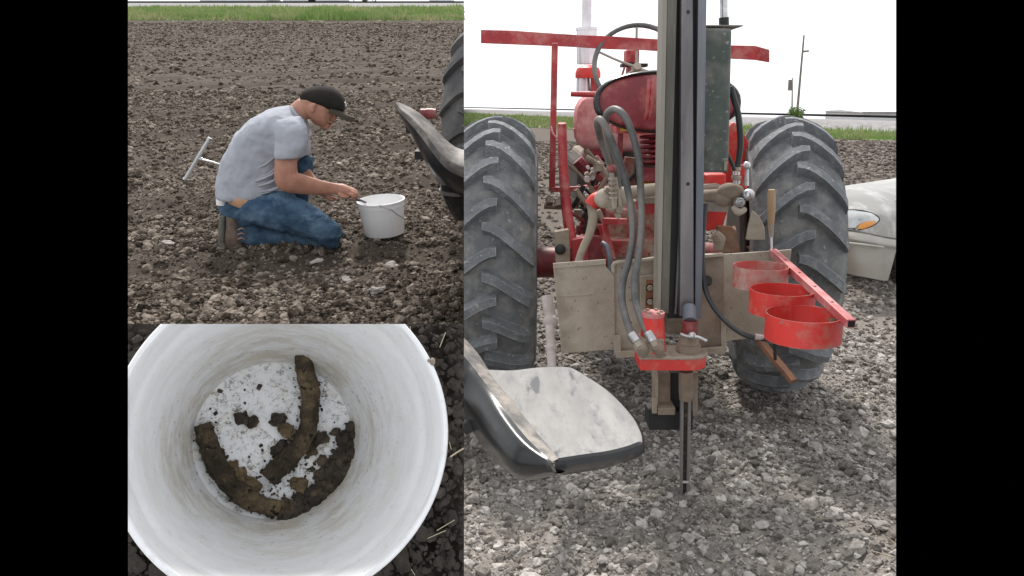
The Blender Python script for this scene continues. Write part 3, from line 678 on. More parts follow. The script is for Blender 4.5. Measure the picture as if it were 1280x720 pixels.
# red post, cross bar and arched guard band
m = MB(); m.bar(P(693.5, 54, 4.6), P(690, 236, 4.6), .034, .034, up=(0, 1, 0)); m.build('guard_post', M['red'], tr, bevel=.003)
m = MB(); m.bar(P(688, 237, 4.58), P(770, 234.5, 4.58), .025, .028); m.build('guard_cross_bar', M['red'], tr, bevel=.003)
m = MB(); m.bar(P(738, 195, 4.62), P(740, 245, 4.62), .022, .022, up=(0, 1, 0)); m.build('guard_strut', M['red_dark'], tr)
# the band bows forward in the middle like a bent strap
bp = [(601, 37, 54, 4.55), (640, 38, 55.5, 4.62), (690, 41.5, 57.5, 4.7), (722, 43.5, 59, 4.76), (760, 45, 61.5, 4.8), (800, 47.5, 62.5, 4.8), (840, 50, 65, 4.78), (880, 53, 69.5, 4.72), (915, 56.5, 73.5, 4.66), (944, 57, 75, 4.6), (962, 62, 78, 4.5)]
rings = []
for (x, y0, y1, Yb) in bp:
    a = P(x, y0, Yb); b = P(x, y1, Yb); rings.append([a, b, b + Vector((0, .012, 0)), a + Vector((0, .012, 0))])
m = MB(); m.loft(rings); m.build('guard_band', M['red'], tr, bevel=.003)
m = MB(); 
rings = []
for (x, y0, y1, Yb) in [(828, 48.5, 65, 4.74), (833, 47, 65.5, 4.70), (850, 50, 67, 4.7)]:
    a = P(x, y0, Yb); b = P(x, y1, Yb); rings.append([a, b, b + Vector((0, .01, 0)), a + Vector((0, .01, 0))])
m.loft(rings); m.build('guard_splice', M['cup'], tr)
m = MB(); m.tube([P(689, 158, 4.57), P(692, 168, 4.55), P(700, 175, 4.55)], .006, 6, 5); m.build('guard_wire', M['pink'], tr, smooth=True)
# bent red lever tube near the left tyre
m = MB(); m.tube([P(702.5, 154, 4.2), P(702.8, 165, 4.2), P(704, 205, 4.15), P(707, 248, 4.1), P(711, 280, 4.02), P(716, 312, 3.95)], [.021, .024, .025, .027, .028, .028], 14, 5); m.build('lift_lever', M['red'], tr, smooth=True)
plate('lever_bracket', [(693, 290), (711, 287), (713, 331), (695, 333)], 3.75, .05, M['tan_d'])
m = MB(); c_ = P(700.5, 312, 3.73); m.sphere(c_, .026, (1, .5, 1)); m.build('bracket_bolt', M['blackm'], tr, smooth=True)
plate('link_bracket', [(715, 300), (734, 296), (735, 331), (716, 333)], 3.85, .06, M['red'])
# elbow pipe, red at the bend
m = MB(); m.tube([P(752, 247, 3.7), P(744, 250, 3.7), P(738.5, 257, 3.7)], [.03, .034, .032], 14, 6); m.build('pipe_elbow', M['cup'], tr, smooth=True)
m = MB(); m.tube([P(739, 256, 3.7), P(741, 272, 3.7), P(737, 292, 3.68), P(728, 312, 3.66), P(721, 334, 3.66)], [.023, .022, .02, .018, .018], 12, 5); m.build('bent_pipe', M['tan'], tr, smooth=True)
m = MB()
for (x, y, r) in ((686, 251, .02), (698, 255, .026), (718, 253, .022), (728, 249, .018), (733, 270, .018)): m.tube([P(x, y - 3, 4.35), P(x + 1, y + 4, 4.33)], [r, r * 1.1], 7)
m.tube([P(680, 258, 4.35), P(725, 260, 4.35)], .014, 8); m.build('linkage_joint', M['tan_d'], tr, smooth=True)
m = MB()
for (x0, y0, x1, y1, r) in ((722, 200, 734, 214, .035), (742, 198, 750, 208, .03), (722, 232, 742, 262, .014), (728, 266, 733, 300, .016), (745, 215, 758, 225, .03), (750, 228, 764, 240, .022)): m.tube([P(x0, y0, 4.6), P(x1, y1, 4.6)], r, 8)
m.build('engine_fitting', M['red_dark'], tr, smooth=True)
# small engine and linkage fittings in the dark gap beside the housing
rf = random.Random(5)
for nm, mt, cnt, boxx in (('engine_pipe', 'tan_d', 13, (722, 762, 196, 300)), ('engine_pipe', 'blackm', 12, (722, 770, 192, 290)), ('engine_bolt', 'zinc', 7, (724, 760, 198, 262)), ('engine_bolt', 'tan', 8, (724, 752, 205, 300)), ('gear_linkage', 'red_dark', 9, (724, 800, 240, 300)), ('gear_linkage', 'blackm', 7, (772, 826, 198, 262))):
    m = MB()
    for i in range(cnt):
        x = rf.uniform(boxx[0], boxx[1]); y = rf.uniform(boxx[2], boxx[3]); Yd = rf.uniform(4.12, 4.45); q = P(x, y, Yd)
        if 'bolt' in nm: m.tube([q + Vector((0, .05, 0)), q], rf.uniform(.009, .018), 6)
        else:
            d_ = Vector((rf.uniform(-.08, .08), rf.uniform(-.03, .03), rf.uniform(-.09, .09))); m.tube([q - d_, q + Vector((rf.uniform(-.02, .02), 0, 0)), q + d_], rf.uniform(.007, .016), 7, 3)
            if i % 3 == 0: m.box(q - Vector((.02, .02, .018)), q + Vector((.022, .02, .02)))
    m.build(nm, M[mt], tr)['kind'] = 'stuff'
plate('red_casting', [(727, 240), (742, 236), (756, 252), (757, 300), (738, 330), (728, 300), (734, 268)], 4.5, .3, M['red'], bevel=.02)
# blue-white hose loop by the housing
m = MB(); m.tube([P(753, 304, 3.72), P(758, 308, 3.7), P(762, 320, 3.68), P(763, 334, 3.68), P(761, 342, 3.68)], .013, 10, 5); m.build('grey_hose_loop', M['steel_b'], tr, smooth=True)
# red struts converging over the housing
m = MB(); m.bar(P(753, 280, 3.85), P(764, 325, 3.8), .04, .03); m.build('top_link_bracket', M['red'], tr, bevel=.004)
m = MB(); m.bar(P(752, 276, 3.85), P(784, 277, 3.85), .03, .03); m.build('top_link_bracket', M['red'], tr, bevel=.004)
m = MB(); m.bar(P(748, 262, 3.85), P(756, 280, 3.85), .02, .02); m.build('top_link_bracket', M['tan'], tr, bevel=.004)
# right side: curved guard, dark wheel well, orange bracket
plate('fender', [(908, 160), (917, 152), (926, 158), (936, 178), (944, 204), (948, 234), (942, 240), (932, 238), (908, 240), (905, 200)], 4.25, .05, M['cup'], bevel=.01)
MW2 = Matrix.Translation(Vector((1.455, 4.31, .785))) @ Matrix.Rotation(-R_(8.5), 4, 'Z')
m = MB(); m.tube([(-.236, 0, 0), (-.226, 0, 0)], .42, 40); place(m, MW2).build('wheel_shade_disc', M['well'], tr)  # dark disc put in for the shaded void inside the wheel
m = MB(); m.tube([(-.30, 0, 0), (-.226, 0, 0)], [.13, .16], 24); place(m, MW2).build('wheel_hub', M['rust'], tr, smooth=True)
plate('bright_gap_plate', [(933, 300), (936, 282), (941, 263), (949, 270), (956, 284), (957, 300)], 3.62, .02, M['tan'], bevel=.004)  # pale plate added for the bright ground glimpsed through the wheel
plate('hitch_casting', [(882, 218), (908, 217), (908, 236), (884, 234)], 3.85, .25, M['cup'], bevel=.01)
plate('hitch_casting', [(886, 258), (912, 256), (904, 284), (884, 290)], 3.85, .25, M['cup'], bevel=.01)
plate('hitch_arm', [(868, 236), (906, 232), (908, 256), (868, 258)], 3.7, .15, M['tan_d'], bevel=.01)
plate('side_bracket', [(896, 282), (914, 283), (921, 289), (925, 316), (898, 316)], 3.65, .02, M['rust'], bevel=.004)
m = MB(); m.tube([P(893, 292, 3.6), P(899, 300, 3.6), P(897, 312, 3.6)], [.02, .03, .02], 8); m.tube([P(893, 306, 3.6), P(905, 302, 3.6)], [.012, .016], 8); m.build('tap_fitting', M['tan_d'], tr, smooth=True)
m = MB(); m.box((.78, 3.9, .45), (1.08, 4.7, .75)); m.build('drawbar_housing', M['tan_d'], tr, bevel=.02)
m = MB(); m.tube([P(683, 370, 3.55), P(688, 400, 3.5), P(687, 405, 3.48), P(689, 440, 3.4), P(690, 462, 3.36)], [.026, .028, .022, .021, .02], 12, 4)
m.sphere(P(688, 402, 3.49), .036); m.sphere(P(689, 436, 3.41), .027); m.build('lower_link', M['wlink'], tr, smooth=True)

# ============================================================ SOIL PROBE MACHINE on the back of the tractor
pb = thing('soil_probe', 'tall hydraulic soil probe mast standing behind the tractor, red drive plate and slotted tube', 'soil probe', (.62, 3.1, 0))
YM = 3.12
def vbar(name, x0t, x1t, x0b, x1b, yt, yb, Y, th, mtl, parent=pb, bevel=.002):
    m = MB(); m.prism([P(x0t, yt, Y), P(x1t, yt, Y), P(x1b, yb, Y), P(x0b, yb, Y)], (0, th, 0)); return m.build(name, mtl, parent, bevel=bevel)
ytop = -40
vbar('mast_flange', 829, 835, 821.5, 826, ytop, 392, YM, .10, M['flange'])
vbar('mast_channel', 835, 847.5, 826, 836, ytop, 392, YM + .008, .09, M['olive'])
vbar('mast_web', 844, 884, 834, 874, ytop, 398, YM + .06, .02, M['blackm'])
vbar('lift_rod', 0, 0, 0, 0, 0, 1, YM, .01, M['steel']) if False else None
m = MB(); m.tube([P(852, 240, YM + .04), P(844.5, 392, YM + .04)], .0065, 10); m.build('lift_rod', M['steel'], pb, smooth=True)
gb = vbar('guide_rail', 852, 866, 850, 867.5, ytop, 396, YM - .005, .05, M['steel'], bevel=.004)
for (x, y) in ((860.3, 15), (860, 230)):
    m = MB(); c_ = P(x, y, YM - .0065); m.tube([c_, c_ + Vector((0, .004, 0))], .007, 12); m.build('bolt_hole', M['blackm'], gb)
vbar('rear_post', 873, 884, 868.5, 877, ytop, 398, YM + .02, .07, M['steel_b'])
vbar('channel_blue', 0, 0, 0, 0, 0, 1, YM, .01, M['steel']) if False else None
# tank with rounded edges behind the rail
m = MB(); a = P(872, 34, 3.26); b = P(915.5, 35, 3.26); c2 = P(911, 216, 3.26); d2 = P(869, 216, 3.26)
m.prism([a, b, c2, d2], (0, .14, 0)); tk = m.build('oil_tank', M['green'], pb, bevel=.012)
m = MB(); m.box(P(880, 31, 3.27), P(917, 37, 3.41) + Vector((0, .13, 0))); m.build('tank_lid', M['post'], tk, bevel=.003)
m = MB(); m.box(P(906, 198, 3.256), P(908, 213, 3.26)); m.build('tank_weld', M['tan'], tk)
m = MB(); m.tube([P(905, 34, 3.3), P(904, -40, 3.3)], .0155, 14); m.build('cylinder_rod', M['zinc'], pb, smooth=True)
m = MB(); m.tube([P(905, 32, 3.3), P(904.8, 22, 3.3)], .02, 14); m.build('rod_gland', M['blackm'], pb, smooth=True)
# dusty plates across the hitch
def plates(name, pts, Y, th, mtl, bevel=.003): return plate(name, pts, Y, th, mtl, parent=pb, bevel=bevel)
plates('hitch_plate', [(691.5, 332), (757, 327), (757, 333), (768, 345), (769, 437), (702, 442)], 3.30, .012, M['tan'])
m = MB(); m.bar(P(691.5, 332, 3.296), P(757, 327, 3.296), .008, .02); m.build('plate_lip', M['tan'], pb)
m = MB(); m.bar(P(697, 370, 3.298), P(742, 367, 3.298), .004, .006); m.build('weld_bead', M['tan'], pb)
plates('hitch_plate', [(766, 329), (826, 320), (826, 442), (775, 443), (769, 436)], 3.315, .014, M['tan'])
m = MB(); m.tube([P(767, 340, 3.30), P(768, 329, 3.30), P(790, 326.5, 3.30), P(819, 323, 3.30), P(824, 316, 3.30), P(824, 298, 3.30)], .009, 8, 3); m.build('bent_rod', M['tan'], pb, smooth=True)
m = MB(); m.bar(P(771, 419, 3.29), P(772, 443, 3.29), .012, .03); m.bar(P(770, 443, 3.29), P(800, 441.5, 3.29), .014, .03); m.build('corner_angle', M['tan'], pb, bevel=.002)
sp = plates('slotted_strap', [(800, 345), (822, 343), (822, 392), (801, 393)], 3.285, .012, M['tan'])
m = MB(); m.box(P(808, 350, 3.283), P(817, 388, 3.285)); m.build('slot', M['rust'], sp)
for y in (359.5, 377):
    m = MB(); c_ = P(812.2, y, 3.285); m.tube([c_ + Vector((0, .01, 0)), c_ + Vector((0, -.012, 0))], [.0145, .013], 6, caps=True); m.build('bolt_head', M['tan'], pb, bevel=.002)
    m = MB(); m.tube([c_ + Vector((0, .003, 0)), c_ + Vector((0, -.002, 0))], .017, 16); m.build('washer', M['tan_d'], pb)
plates('hitch_plate', [(866, 323), (905, 320), (905, 442), (868, 442)], 3.31, .012, M['tan_d'])
plates('hitch_plate', [(902, 318), (990, 312), (972, 420), (955, 421), (904, 427)], 3.33, .012, M['tan'])
m = MB(); m.bar(P(868, 320, 3.3), P(904, 318, 3.3), .03, .01); m.build('plate_lip', M['tan'], pb)
m = MB(); m.tube([P(884, 350, 3.29), P(884, 352, 3.31)], .02, 14); m.build('bolt_head', M['blackm'], pb)
m = MB(); m.bar(P(870, 440, 3.28), P(905, 437, 3.28), .012, .03); m.bar(P(904, 395, 3.3), P(904, 440, 3.3), .01, .02); m.build('corner_angle', M['tan'], pb, bevel=.002)
# hydraulic motor
c0 = P(816, 438, 3.0); c1 = P(816, 395, 3.0)
m = MB(); m.tube([c0, c0.lerp(c1, .5), c1], [.052, .047, .042], 24, 2); mo = m.build('drive_motor', M['cup'], pb, smooth=True)
m = MB(); m.tube([c1 + Vector((0, 0, .0)), c1 + Vector((0, 0, .016))], .045, 24); m.build('motor_cap', M['pink'], mo, smooth=True)
for a in range(6):
    m = MB(); q = c1 + Vector((math.cos(a * 1.047) * .033, math.sin(a * 1.047) * .033, .016)); m.tube([q, q + Vector((0, 0, .006))], .0075, 8); m.build('motor_bolt', M['tan_d'], mo)
m = MB(); boxpx(m, 800, 424, 830, 447, 2.95, .09); m.build('motor_base', M['tan_d'], pb, bevel=.006)
# drive plate: straight at one end, round at the other
zc_ = P(842, 455, 2.98).z
def outline(y_off=0, grow=0):
    xl = P(800, 452, 2.98).x - grow; xr = P(862, 452, 2.98).x; Yc = 3.045; rr_ = .078 + grow; out = []
    out += [(xl, Yc + rr_ * .95), (xl, Yc - rr_ * .95)]
    for k in range(15):
        a = -math.pi / 2 + math.pi * k / 14; out.append((xr + math.cos(a) * rr_, Yc + math.sin(a) * rr_))
    return out
m = MB(); m.prism([(x, y, zc_ - .024) for x, y in outline()], (0, 0, .046)); dp = m.build('drive_plate', M['cup'], pb, bevel=.003)
m = MB(); m.prism([(x, y, zc_ + .022) for x, y in outline(grow=.004)], (0, 0, .012)); m.build('plate_cover', M['tan'], dp, bevel=.003)
c0 = P(862, 436, 3.02); zt = zc_ + .034
def cyl(name, cx, cy, z0, z1, r0, r1, mtl, parent, n=24): m = MB(); m.tube([(cx, cy, z0), (cx, cy, z1)], [r0, r1], n); return m.build(name, mtl, parent, smooth=True, bevel=.002)
ch = cyl('chuck', c0.x, 3.04, zt, zt + .03, .05, .046, M['tan_d'], pb)
cyl('chuck_collar', c0.x, 3.04, zt + .03, zt + .062, .042, .036, M['tan_d'], ch)
cyl('chuck_sleeve', c0.x, 3.04, zt + .062, zt + .125, .033, .031, M['red_dark'], ch)
q = Vector((c0.x, 2.995, zt + .075))
m = MB(); m.tube([q + Vector((-.048, -.01, .012)), q + Vector((-.02, -.012, .002)), q + Vector((.02, -.012, .0)), q + Vector((.055, -.02, -.014))], .0065, 8, 4); m.sphere(q + Vector((0, -.004, .004)), .016); m.build('locking_pin', M['zinc'], ch, smooth=True)
m = MB(); k0 = Vector((c0.x, 3.04, zt + .12)); m.tube([k0, P(861, 385, 3.1)], [.027, .029], 20); m.build('kelly_bar', M['steel_b'], pb, smooth=True)
# post under the plate, foot, gusset, tube and slotted tip
vbar('lower_channel', 819, 823, 819.5, 823, 466, 514, 3.14, .09, M['tan'])
vbar('lower_channel_face', 823, 838, 823, 838, 466, 514, 3.16, .03, M['tan_d'])
vbar('lower_web', 838, 868, 838, 868, 466, 514, 3.19, .02, M['blackm'])
vbar('lower_gusset', 866, 873, 866, 872, 466, 520, 3.13, .06, M['tan_d'])
m = MB(); m.bar(P(818, 497, 3.12), P(818, 516, 3.12), .018, .02); m.build('side_lug', M['tan'], pb, bevel=.002)
m = MB(); boxpx(m, 812, 516, 866, 538, 3.13, .12); m.build('foot_block', M['blackm'], pb, bevel=.006)
m = MB(); boxpx(m, 823, 510, 844, 519, 3.10, .1); m.build('foot_spacer', M['tan_d'], pb, bevel=.003)
tx = P(857, 520, 3.04).x
top = P(857, 470, 3.04); mid = P(857, 500, 3.04); tip = P(855.5, 621, 3.04)
m = MB(); m.tube([top + Vector((0, 0, .02)), mid + Vector((0, 0, .03)), mid], [.029, .029, .025], 18, 2); m.build('tube_socket', M['tan_d'], pb, smooth=True)
# the tube: a C-shaped section so the slot is a real opening
ringsO = []
for p, r in ((mid, .0225), (tip, .0205)):
    out = []; n_ = 18
    for k in range(n_ + 1):
        a = -math.pi / 2 + .42 - .16 + (2 * math.pi - .84 ) * k / n_; out.append(p + Vector((math.cos(a) * r, math.sin(a) * r, 0)))
    for k in range(n_, -1, -1):
        a = -math.pi / 2 + .42 - .16 + (2 * math.pi - .84) * k / n_; out.append(p + Vector((math.cos(a) * r * .78, math.sin(a) * r * .78, 0)))
    ringsO.append(out)
m = MB(); m.loft(ringsO); tb = m.build('probe_tube', M['steel'], pb)
m = MB(); m.tube([mid, tip + Vector((0, 0, .002))], [.012, .011], 10); m.build('soil_core', M['crumb'], tb)
q = mid.lerp(tip, .82); m = MB(); m.box(q + Vector((-.012, -.023, -.004)), q + Vector((.012, -.015, .004))); m.build('slot_bridge', M['wlink'], tb)
# left valve with lever and ball knob
v = thing_v = None
m = MB()
for (x, y, r, s_) in ((757, 248, .05, (1, .8, .9)), (775, 246, .045, (1.1, .8, 1.0)), (766, 256, .03, (1, 1, 1))): m.sphere(P(x, y, 3.5), r, s_, 14, 9)
vb_ = m.build('control_valve', M['tan'], pb, smooth=True)
for (x, y, r) in ((761.5, 254, .022), (774.5, 262, .02), (760, 238, .017), (773, 270, .014)):
    m = MB(); c_ = P(x, y, 3.45); m.tube([c_ + Vector((0, .05, 0)), c_ + Vector((0, -.01, 0))], [r, r * .9], 6); m.build('port_nut', M['tan_d'], vb_, bevel=.002)
m = MB(); m.tube([P(768, 260, 3.45), P(767, 240, 3.43), P(764.5, 215, 3.40)], [.012, .013, .010], 8, 4)
for i in range(5): m.tube([P(765.5 + i * .3, 222 + i * 6, 3.41), P(765.6 + i * .3, 224 + i * 6, 3.41)], .018, 10)
m.build('valve_lever', M['tan'], vb_, smooth=True)
m = MB(); m.sphere(P(764.5, 210.5, 3.40), .021, (1, 1, .85), 16, 10); m.build('lever_knob', M['red_dark'], vb_, smooth=True)
m = MB(); m.tube([P(769, 222, 3.45), P(773, 245, 3.45), P(776, 262, 3.45)], .008, 8, 4); m.build('valve_lever', M['tan'], vb_, smooth=True)
# right valve
m = MB()
for (x, y, r, s_) in ((913, 240, .05, (1.2, .8, .8)), (922, 248, .038, (1, .8, 1.1)), (905, 248, .04, (1.1, .8, .9))): m.sphere(P(x, y, 3.42), r, s_, 14, 9)
vr = m.build('control_valve', M['tan_d'], pb, smooth=True)
m = MB(); m.tube([P(880, 246, 3.45), P(912, 244, 3.42)], .03, 12); m.build('valve_pipe', M['tan_d'], vr, smooth=True)
m = MB(); m.bar(P(880, 258, 3.42), P(910, 259, 3.42), .012, .04); m.build('valve_bracket', M['post'], vr)
c_ = P(935.5, 243.5, 3.38); m = MB(); m.sphere(c_, .026, (1.05, 1, 1), 16, 10); m.build('relief_knob', M['zinc'], vr, smooth=True)
c_ = P(925.5, 253.5, 3.34); m = MB(); m.tube([c_ + Vector((0, .05, 0)), c_], [.022, .021], 6); m.tube([c_, c_ + Vector((0, -.012, 0))], .011, 12); m.build('port_nut', M['zinc'], vr, bevel=.002)
m = MB(); m.tube([P(917, 259, 3.36), P(923, 265, 3.34), P(931, 262, 3.36)], [.012, .016, .012], 8, 5); m.build('wing_screw', M['tan'], vr, smooth=True)
for i in range(4):
    m = MB(); c_ = P(920 + i * .2, 209 + i * 5.5, 3.38); m.tube([c_, c_ + Vector((0, 0, -.013))], .021 - .001 * (i % 2) * 4, 12); m.build('hose_coupling', M['zinc'] if i % 2 else M['tan'], vr, smooth=True)
m = MB(); m.tube([P(929, 206, 3.6), P(930, 235, 3.6)], .014, 8); m.build('red_rod', M['cup'], vr, smooth=True)
m = MB(); m.tube([P(934, 210, 3.55), P(933, 232, 3.55)], [.008, .012], 8); m.sphere(P(933.5, 207, 3.55), .0185, (1, 1, 1), 14, 9); m.build('valve_lever', M['zinc'], vr, smooth=True)
# hoses
def hose(pts, r, mtl=None, name='hydraulic_hose'):
    m = MB(); m.tube([P(*p) for p in pts], r, 12, 7); return m.build(name, mtl or M['hose'], pb, smooth=True)
hose([(790, 420, 2.98), (783, 400, 3.02), (777.5, 375, 3.08), (779, 350, 3.13), (786, 325, 3.17), (791, 295, 3.2), (789, 260, 3.22), (781, 222, 3.22), (770, 190, 3.2), (760, 165, 3.19), (751, 150, 3.2), (746.5, 153, 3.26), (750, 170, 3.34), (757, 192, 3.4), (762, 207, 3.45), (766, 240, 3.5)], .0145)
hose([(812, 421, 2.97), (802, 400, 3.0), (795, 378, 3.05), (793, 352, 3.1), (798, 322, 3.14), (802, 285, 3.17), (801, 240, 3.2), (798, 198, 3.2), (789, 163, 3.2), (779, 143, 3.22), (768, 136.5, 3.26), (759, 142, 3.3), (757, 156, 3.36), (762, 180, 3.42), (770, 215, 3.48), (774, 240, 3.5)], .0145)
for (x, y, x2, y2) in ((789, 417, 798, 430), (809.5, 415, 818, 430)):
    m = MB(); m.tube([P(x, y, 2.97), P(x2 - 2, y2 - 3, 2.95)], .0205, 14); f_ = m.build('crimp_sleeve', M['zinc'], pb, smooth=True)
    m = MB(); m.tube([P(x2 - 2, y2 - 3, 2.95), P(x2 + 2, y2 + 3, 2.94)], [.018, .015], 6); m.build('hose_nut', M['tan'], f_)
    m = MB(); m.tube([P(x2 + 1, y2 + 1, 2.94), P(x2 + 5, y2 + 5, 2.95), P(x2 + 6, y2 + 12, 2.97)], [.02, .024, .022], 12, 3); m.build('elbow_fitting', M['tan_d'], f_, smooth=True)
hose([(882, 255, 3.28), (879, 290, 3.24), (878, 330, 3.2), (882, 362, 3.16), (893, 385, 3.12), (910, 404, 3.07), (930, 418, 3.02), (950, 423, 3.0), (967, 424, 2.99)], .0105, M['hose_k'])
hose([(913, 108, 3.38), (917, 122, 3.38), (923, 145, 3.38), (925.5, 175, 3.38), (924, 195, 3.38), (921, 210, 3.38)], .0135, M['hose_k'])
hose([(908, 190, 3.34), (913, 200, 3.34), (918, 212, 3.36)], .008, M['hose_k'])
m = MB(); m.tube([P(944, 420.5, 3.0), P(958, 423.5, 3.0)], .0125, 10); m.build('crimp_sleeve', M['wlink'], pb, smooth=True)
# rusty hanging bar under the rack
m = MB(); m.bar(P(948, 424, 3.15), P(992, 477, 2.98), .035, .02); m.build('hanging_bar', M['rust'], pb, bevel=.003)
m = MB(); m.bar(P(968, 426, 3.0), P(969, 450, 3.0), .01, .01); m.build('hanger_wire', M['blackm'], pb)

# ============================================================ CUP RACK
ck = thing('cup_rack', 'row of three bright red metal rings welded along a square red bar beside the tyre', 'rack', P(1062, 405, 2.5))
b0 = P(966, 315, 3.33); b1 = P(1064, 405, 2.50)
m = MB(); m.bar(b0, b1, .030, .030)
m.build('bar', M['pink'], ck, bevel=.003)
dd = (b1 - b0).normalized(); m = MB(); q = b1 + dd * .0005; m.bar(q, q + dd * .001, .021, .021); m.build('bar_end_hole', M['blackm'], ck)
for k in range(4):
    q = b0.lerp(b1, .2 + .2 * k) + Vector((0, 0, .0155)); m = MB(); m.tube([q, q + Vector((0, 0, .001))], .005, 10); m.build('bar_hole', M['blackm'], ck)
for (x0, x1, yr, Yc, hh, lab) in ((917.5, 985, 332, 3.10, .085, 'farthest and dustiest red ring'), (938.5, 1018, 361.5, 2.87, .088, 'middle red ring'), (959, 1052, 392, 2.64, .090, 'nearest red ring')):
    a = P(x0, yr, Yc); b = P(x1, yr, Yc); cx = (a.x + b.x) / 2; rx = (b.x - a.x) / 2; z = a.z; n_ = 44; ra = []
    for k in range(n_):
        t = 2 * math.pi * k / n_; ca, sa = math.cos(t), math.sin(t)
        x = cx + rx * (ca if ca < 0 else ca * 1.0); y = Yc + rx * sa * .96
        ra.append((x, y))
    rings = [[Vector((x, y, z)) for x, y in ra], [Vector((x, y, z - hh)) for x, y in ra]]
    ri = [[Vector((cx + (x - cx) * .975, Yc + (y - Yc) * .975, z - hh)) for x, y in ra], [Vector((cx + (x - cx) * .975, Yc + (y - Yc) * .975, z)) for x, y in ra]]
    m = MB(); m.loft([rings[0], rings[1], ri[0], ri[1], rings[0]], caps=False)
    o = m.build('ring', M['cup'] if Yc < 3 else M['cup_in'], ck, smooth=True); o['label'] = lab
    bx = b0.lerp(b1, (Yc - 3.33) / (2.5 - 3.33)); m = MB(); m.box((cx + rx - .004, Yc - .015, z - .05), (bx.x - .010, Yc + .015, z - .02)); m.build('bracket', M['tan_d'], ck)

# wooden handled tool standing in the end of the rack
t = thing('hand_tool', 'slim tool with worn wooden handle stuck upright at the far end of the red bar', 'hand tool', P(967, 318, 3.34))
m = MB(); m.tube([P(964.5, 237, 3.34), P(964.3, 245, 3.34), P(964, 262, 3.34), P(963.5, 279, 3.34)], [.014, .0165, .0175, .014], 14, 4); m.build('handle', M['wood'], t, smooth=True)
m = MB(); m.tube([P(963.6, 279, 3.34), P(964, 296, 3.34)], [.0135, .009], 12); m.build('ferrule', M['tan'], t, smooth=True)
m = MB(); m.tube([P(964, 295, 3.34), P(964.5, 320, 3.34)], .0055, 8); m.build('shank', M['chrome'], t, smooth=True)

# ============================================================ BLACK OPERATOR SEAT
def patch(rows, nu=5):
    """smooth rows of points both ways; returns grid"""
    g = [smoothpath(r, nu) for r in rows]; cols = list(zip(*g)); cols = [smoothpath(c, nu) for c in cols]; return [list(r) for r in zip(*cols)]
def gridmesh(mb, g):
    n = len(g[0]); v = [p for r in g for p in r]; f = [(i * n + j, i * n + j + 1, (i + 1) * n + j + 1, (i + 1) * n + j) for i in range(len(g) - 1) for j in range(n - 1)]
    return mb.add(v, f)
st = thing('seat', 'dusty black moulded seat with white dust film, close in front of a tractor tyre', 'seat', P(700, 560, 2.05))
# pan: rows run from the back ridge to the open front edge
ridge = [(607, 462, 2.52), (622, 483, 2.42), (643, 510, 2.30), (668, 541, 2.16), (695, 573, 2.03)]
rows = [ridge,
        [(640, 463, 2.56), (664, 488, 2.43), (690, 515, 2.30), (714, 543, 2.17), (728, 568, 2.06)],
        [(672, 459.5, 2.58), (704, 487, 2.44), (732, 515, 2.31), (752, 541, 2.19), (762, 563, 2.10)],
        [(702, 458.5, 2.58), (738, 484, 2.45), (768, 513, 2.32), (783, 538, 2.21), (788, 556, 2.14)],
        [(722, 461, 2.56), (757, 482, 2.46), (788, 513, 2.33), (801, 536, 2.23), (803, 549, 2.17)]]
def seat_surface(rows, bulge=.018):
    g = patch([[P(*p) for p in r] for r in rows], 5); R0 = len(g); C0 = len(g[0])
    for i in range(R0):
        for j in range(C0):
            u_ = i / (R0 - 1); v_ = j / (C0 - 1); g[i][j].z -= bulge * math.sin(math.pi * u_) * math.sin(math.pi * v_) - .012 * (max(0, u_ - .85) / .15) ** 2 * -1
    return g
g = seat_surface(rows)
m = MB(); gridmesh(m, g); m.build('seat_pan', M['seat_top'], st, smooth=True)
edge = [r[0] for r in g][::-1] 
per = [g[i][0] for i in range(len(g))] + [g[-1][j] for j in range(1, len(g[0]))] + [g[i][-1] for i in range(len(g) - 2, -1, -1)]
# rolled rim and under-shell
cen = sum(per, Vector()) / len(per)
def offs(k, dz): return [p + (p - cen).normalized() * k * Vector((1, 1, 0)).length * .7 + Vector((0, 0, dz)) for p in per]
r0_ = per; r1_ = offs(.010, -.004); r2_ = offs(.012, -.022); r3_ = offs(-.012, -.05); r4_ = [cen + (p - cen) * .72 + Vector((0, 0, -.10)) for p in per]; r5_ = [cen + (p - cen) * .1 + Vector((0, 0, -.11)) for p in per]
n_ = len(per); m = MB()
def openloft(mb, rings):
    n = len(rings[0]); v = [p for r in rings for p in r]; f = [(i * n + j, i * n + j + 1, (i + 1) * n + j + 1, (i + 1) * n + j) for i in range(len(rings) - 1) for j in range(n - 1)]
    return mb.add(v, f)
openloft(m, [r0_, r1_, r2_, r3_, r4_, r5_]); m.build('seat_shell', M['seat_blk'], st, smooth=True)
# back: a rolled lip along the ridge and a deep glossy outer shell
lipA = [(545, 395, 2.62), (583, 437, 2.56), (607, 462, 2.50), (645, 511, 2.28), (672, 545, 2.13), (697, 574, 2.01)]
lipB = [(541, 402, 2.60), (577, 442, 2.52), (596, 465, 2.45), (630, 512, 2.24), (660, 549, 2.09), (690, 577, 1.985)]
lipC = [(538, 418, 2.56), (572, 455, 2.48), (590, 480, 2.41), (622, 524, 2.20), (652, 558, 2.06), (689, 583, 1.975)]
outD = [(538, 445, 2.52), (572, 488, 2.44), (590, 515, 2.35), (613, 552, 2.19), (643, 583, 2.06), (692, 590, 1.98)]
outE = [(548, 475, 2.52), (580, 515, 2.44), (600, 545, 2.34), (622, 574, 2.20), (650, 597, 2.09), (696, 592, 2.01)]
outF = [(560, 500, 2.56), (592, 540, 2.48), (612, 564, 2.40), (634, 588, 2.27), (664, 600, 2.16), (706, 590, 2.05)]
outG = [(600, 505, 2.66), (625, 535, 2.58), (650, 555, 2.5), (668, 575, 2.38), (690, 590, 2.26), (724, 580, 2.16)]
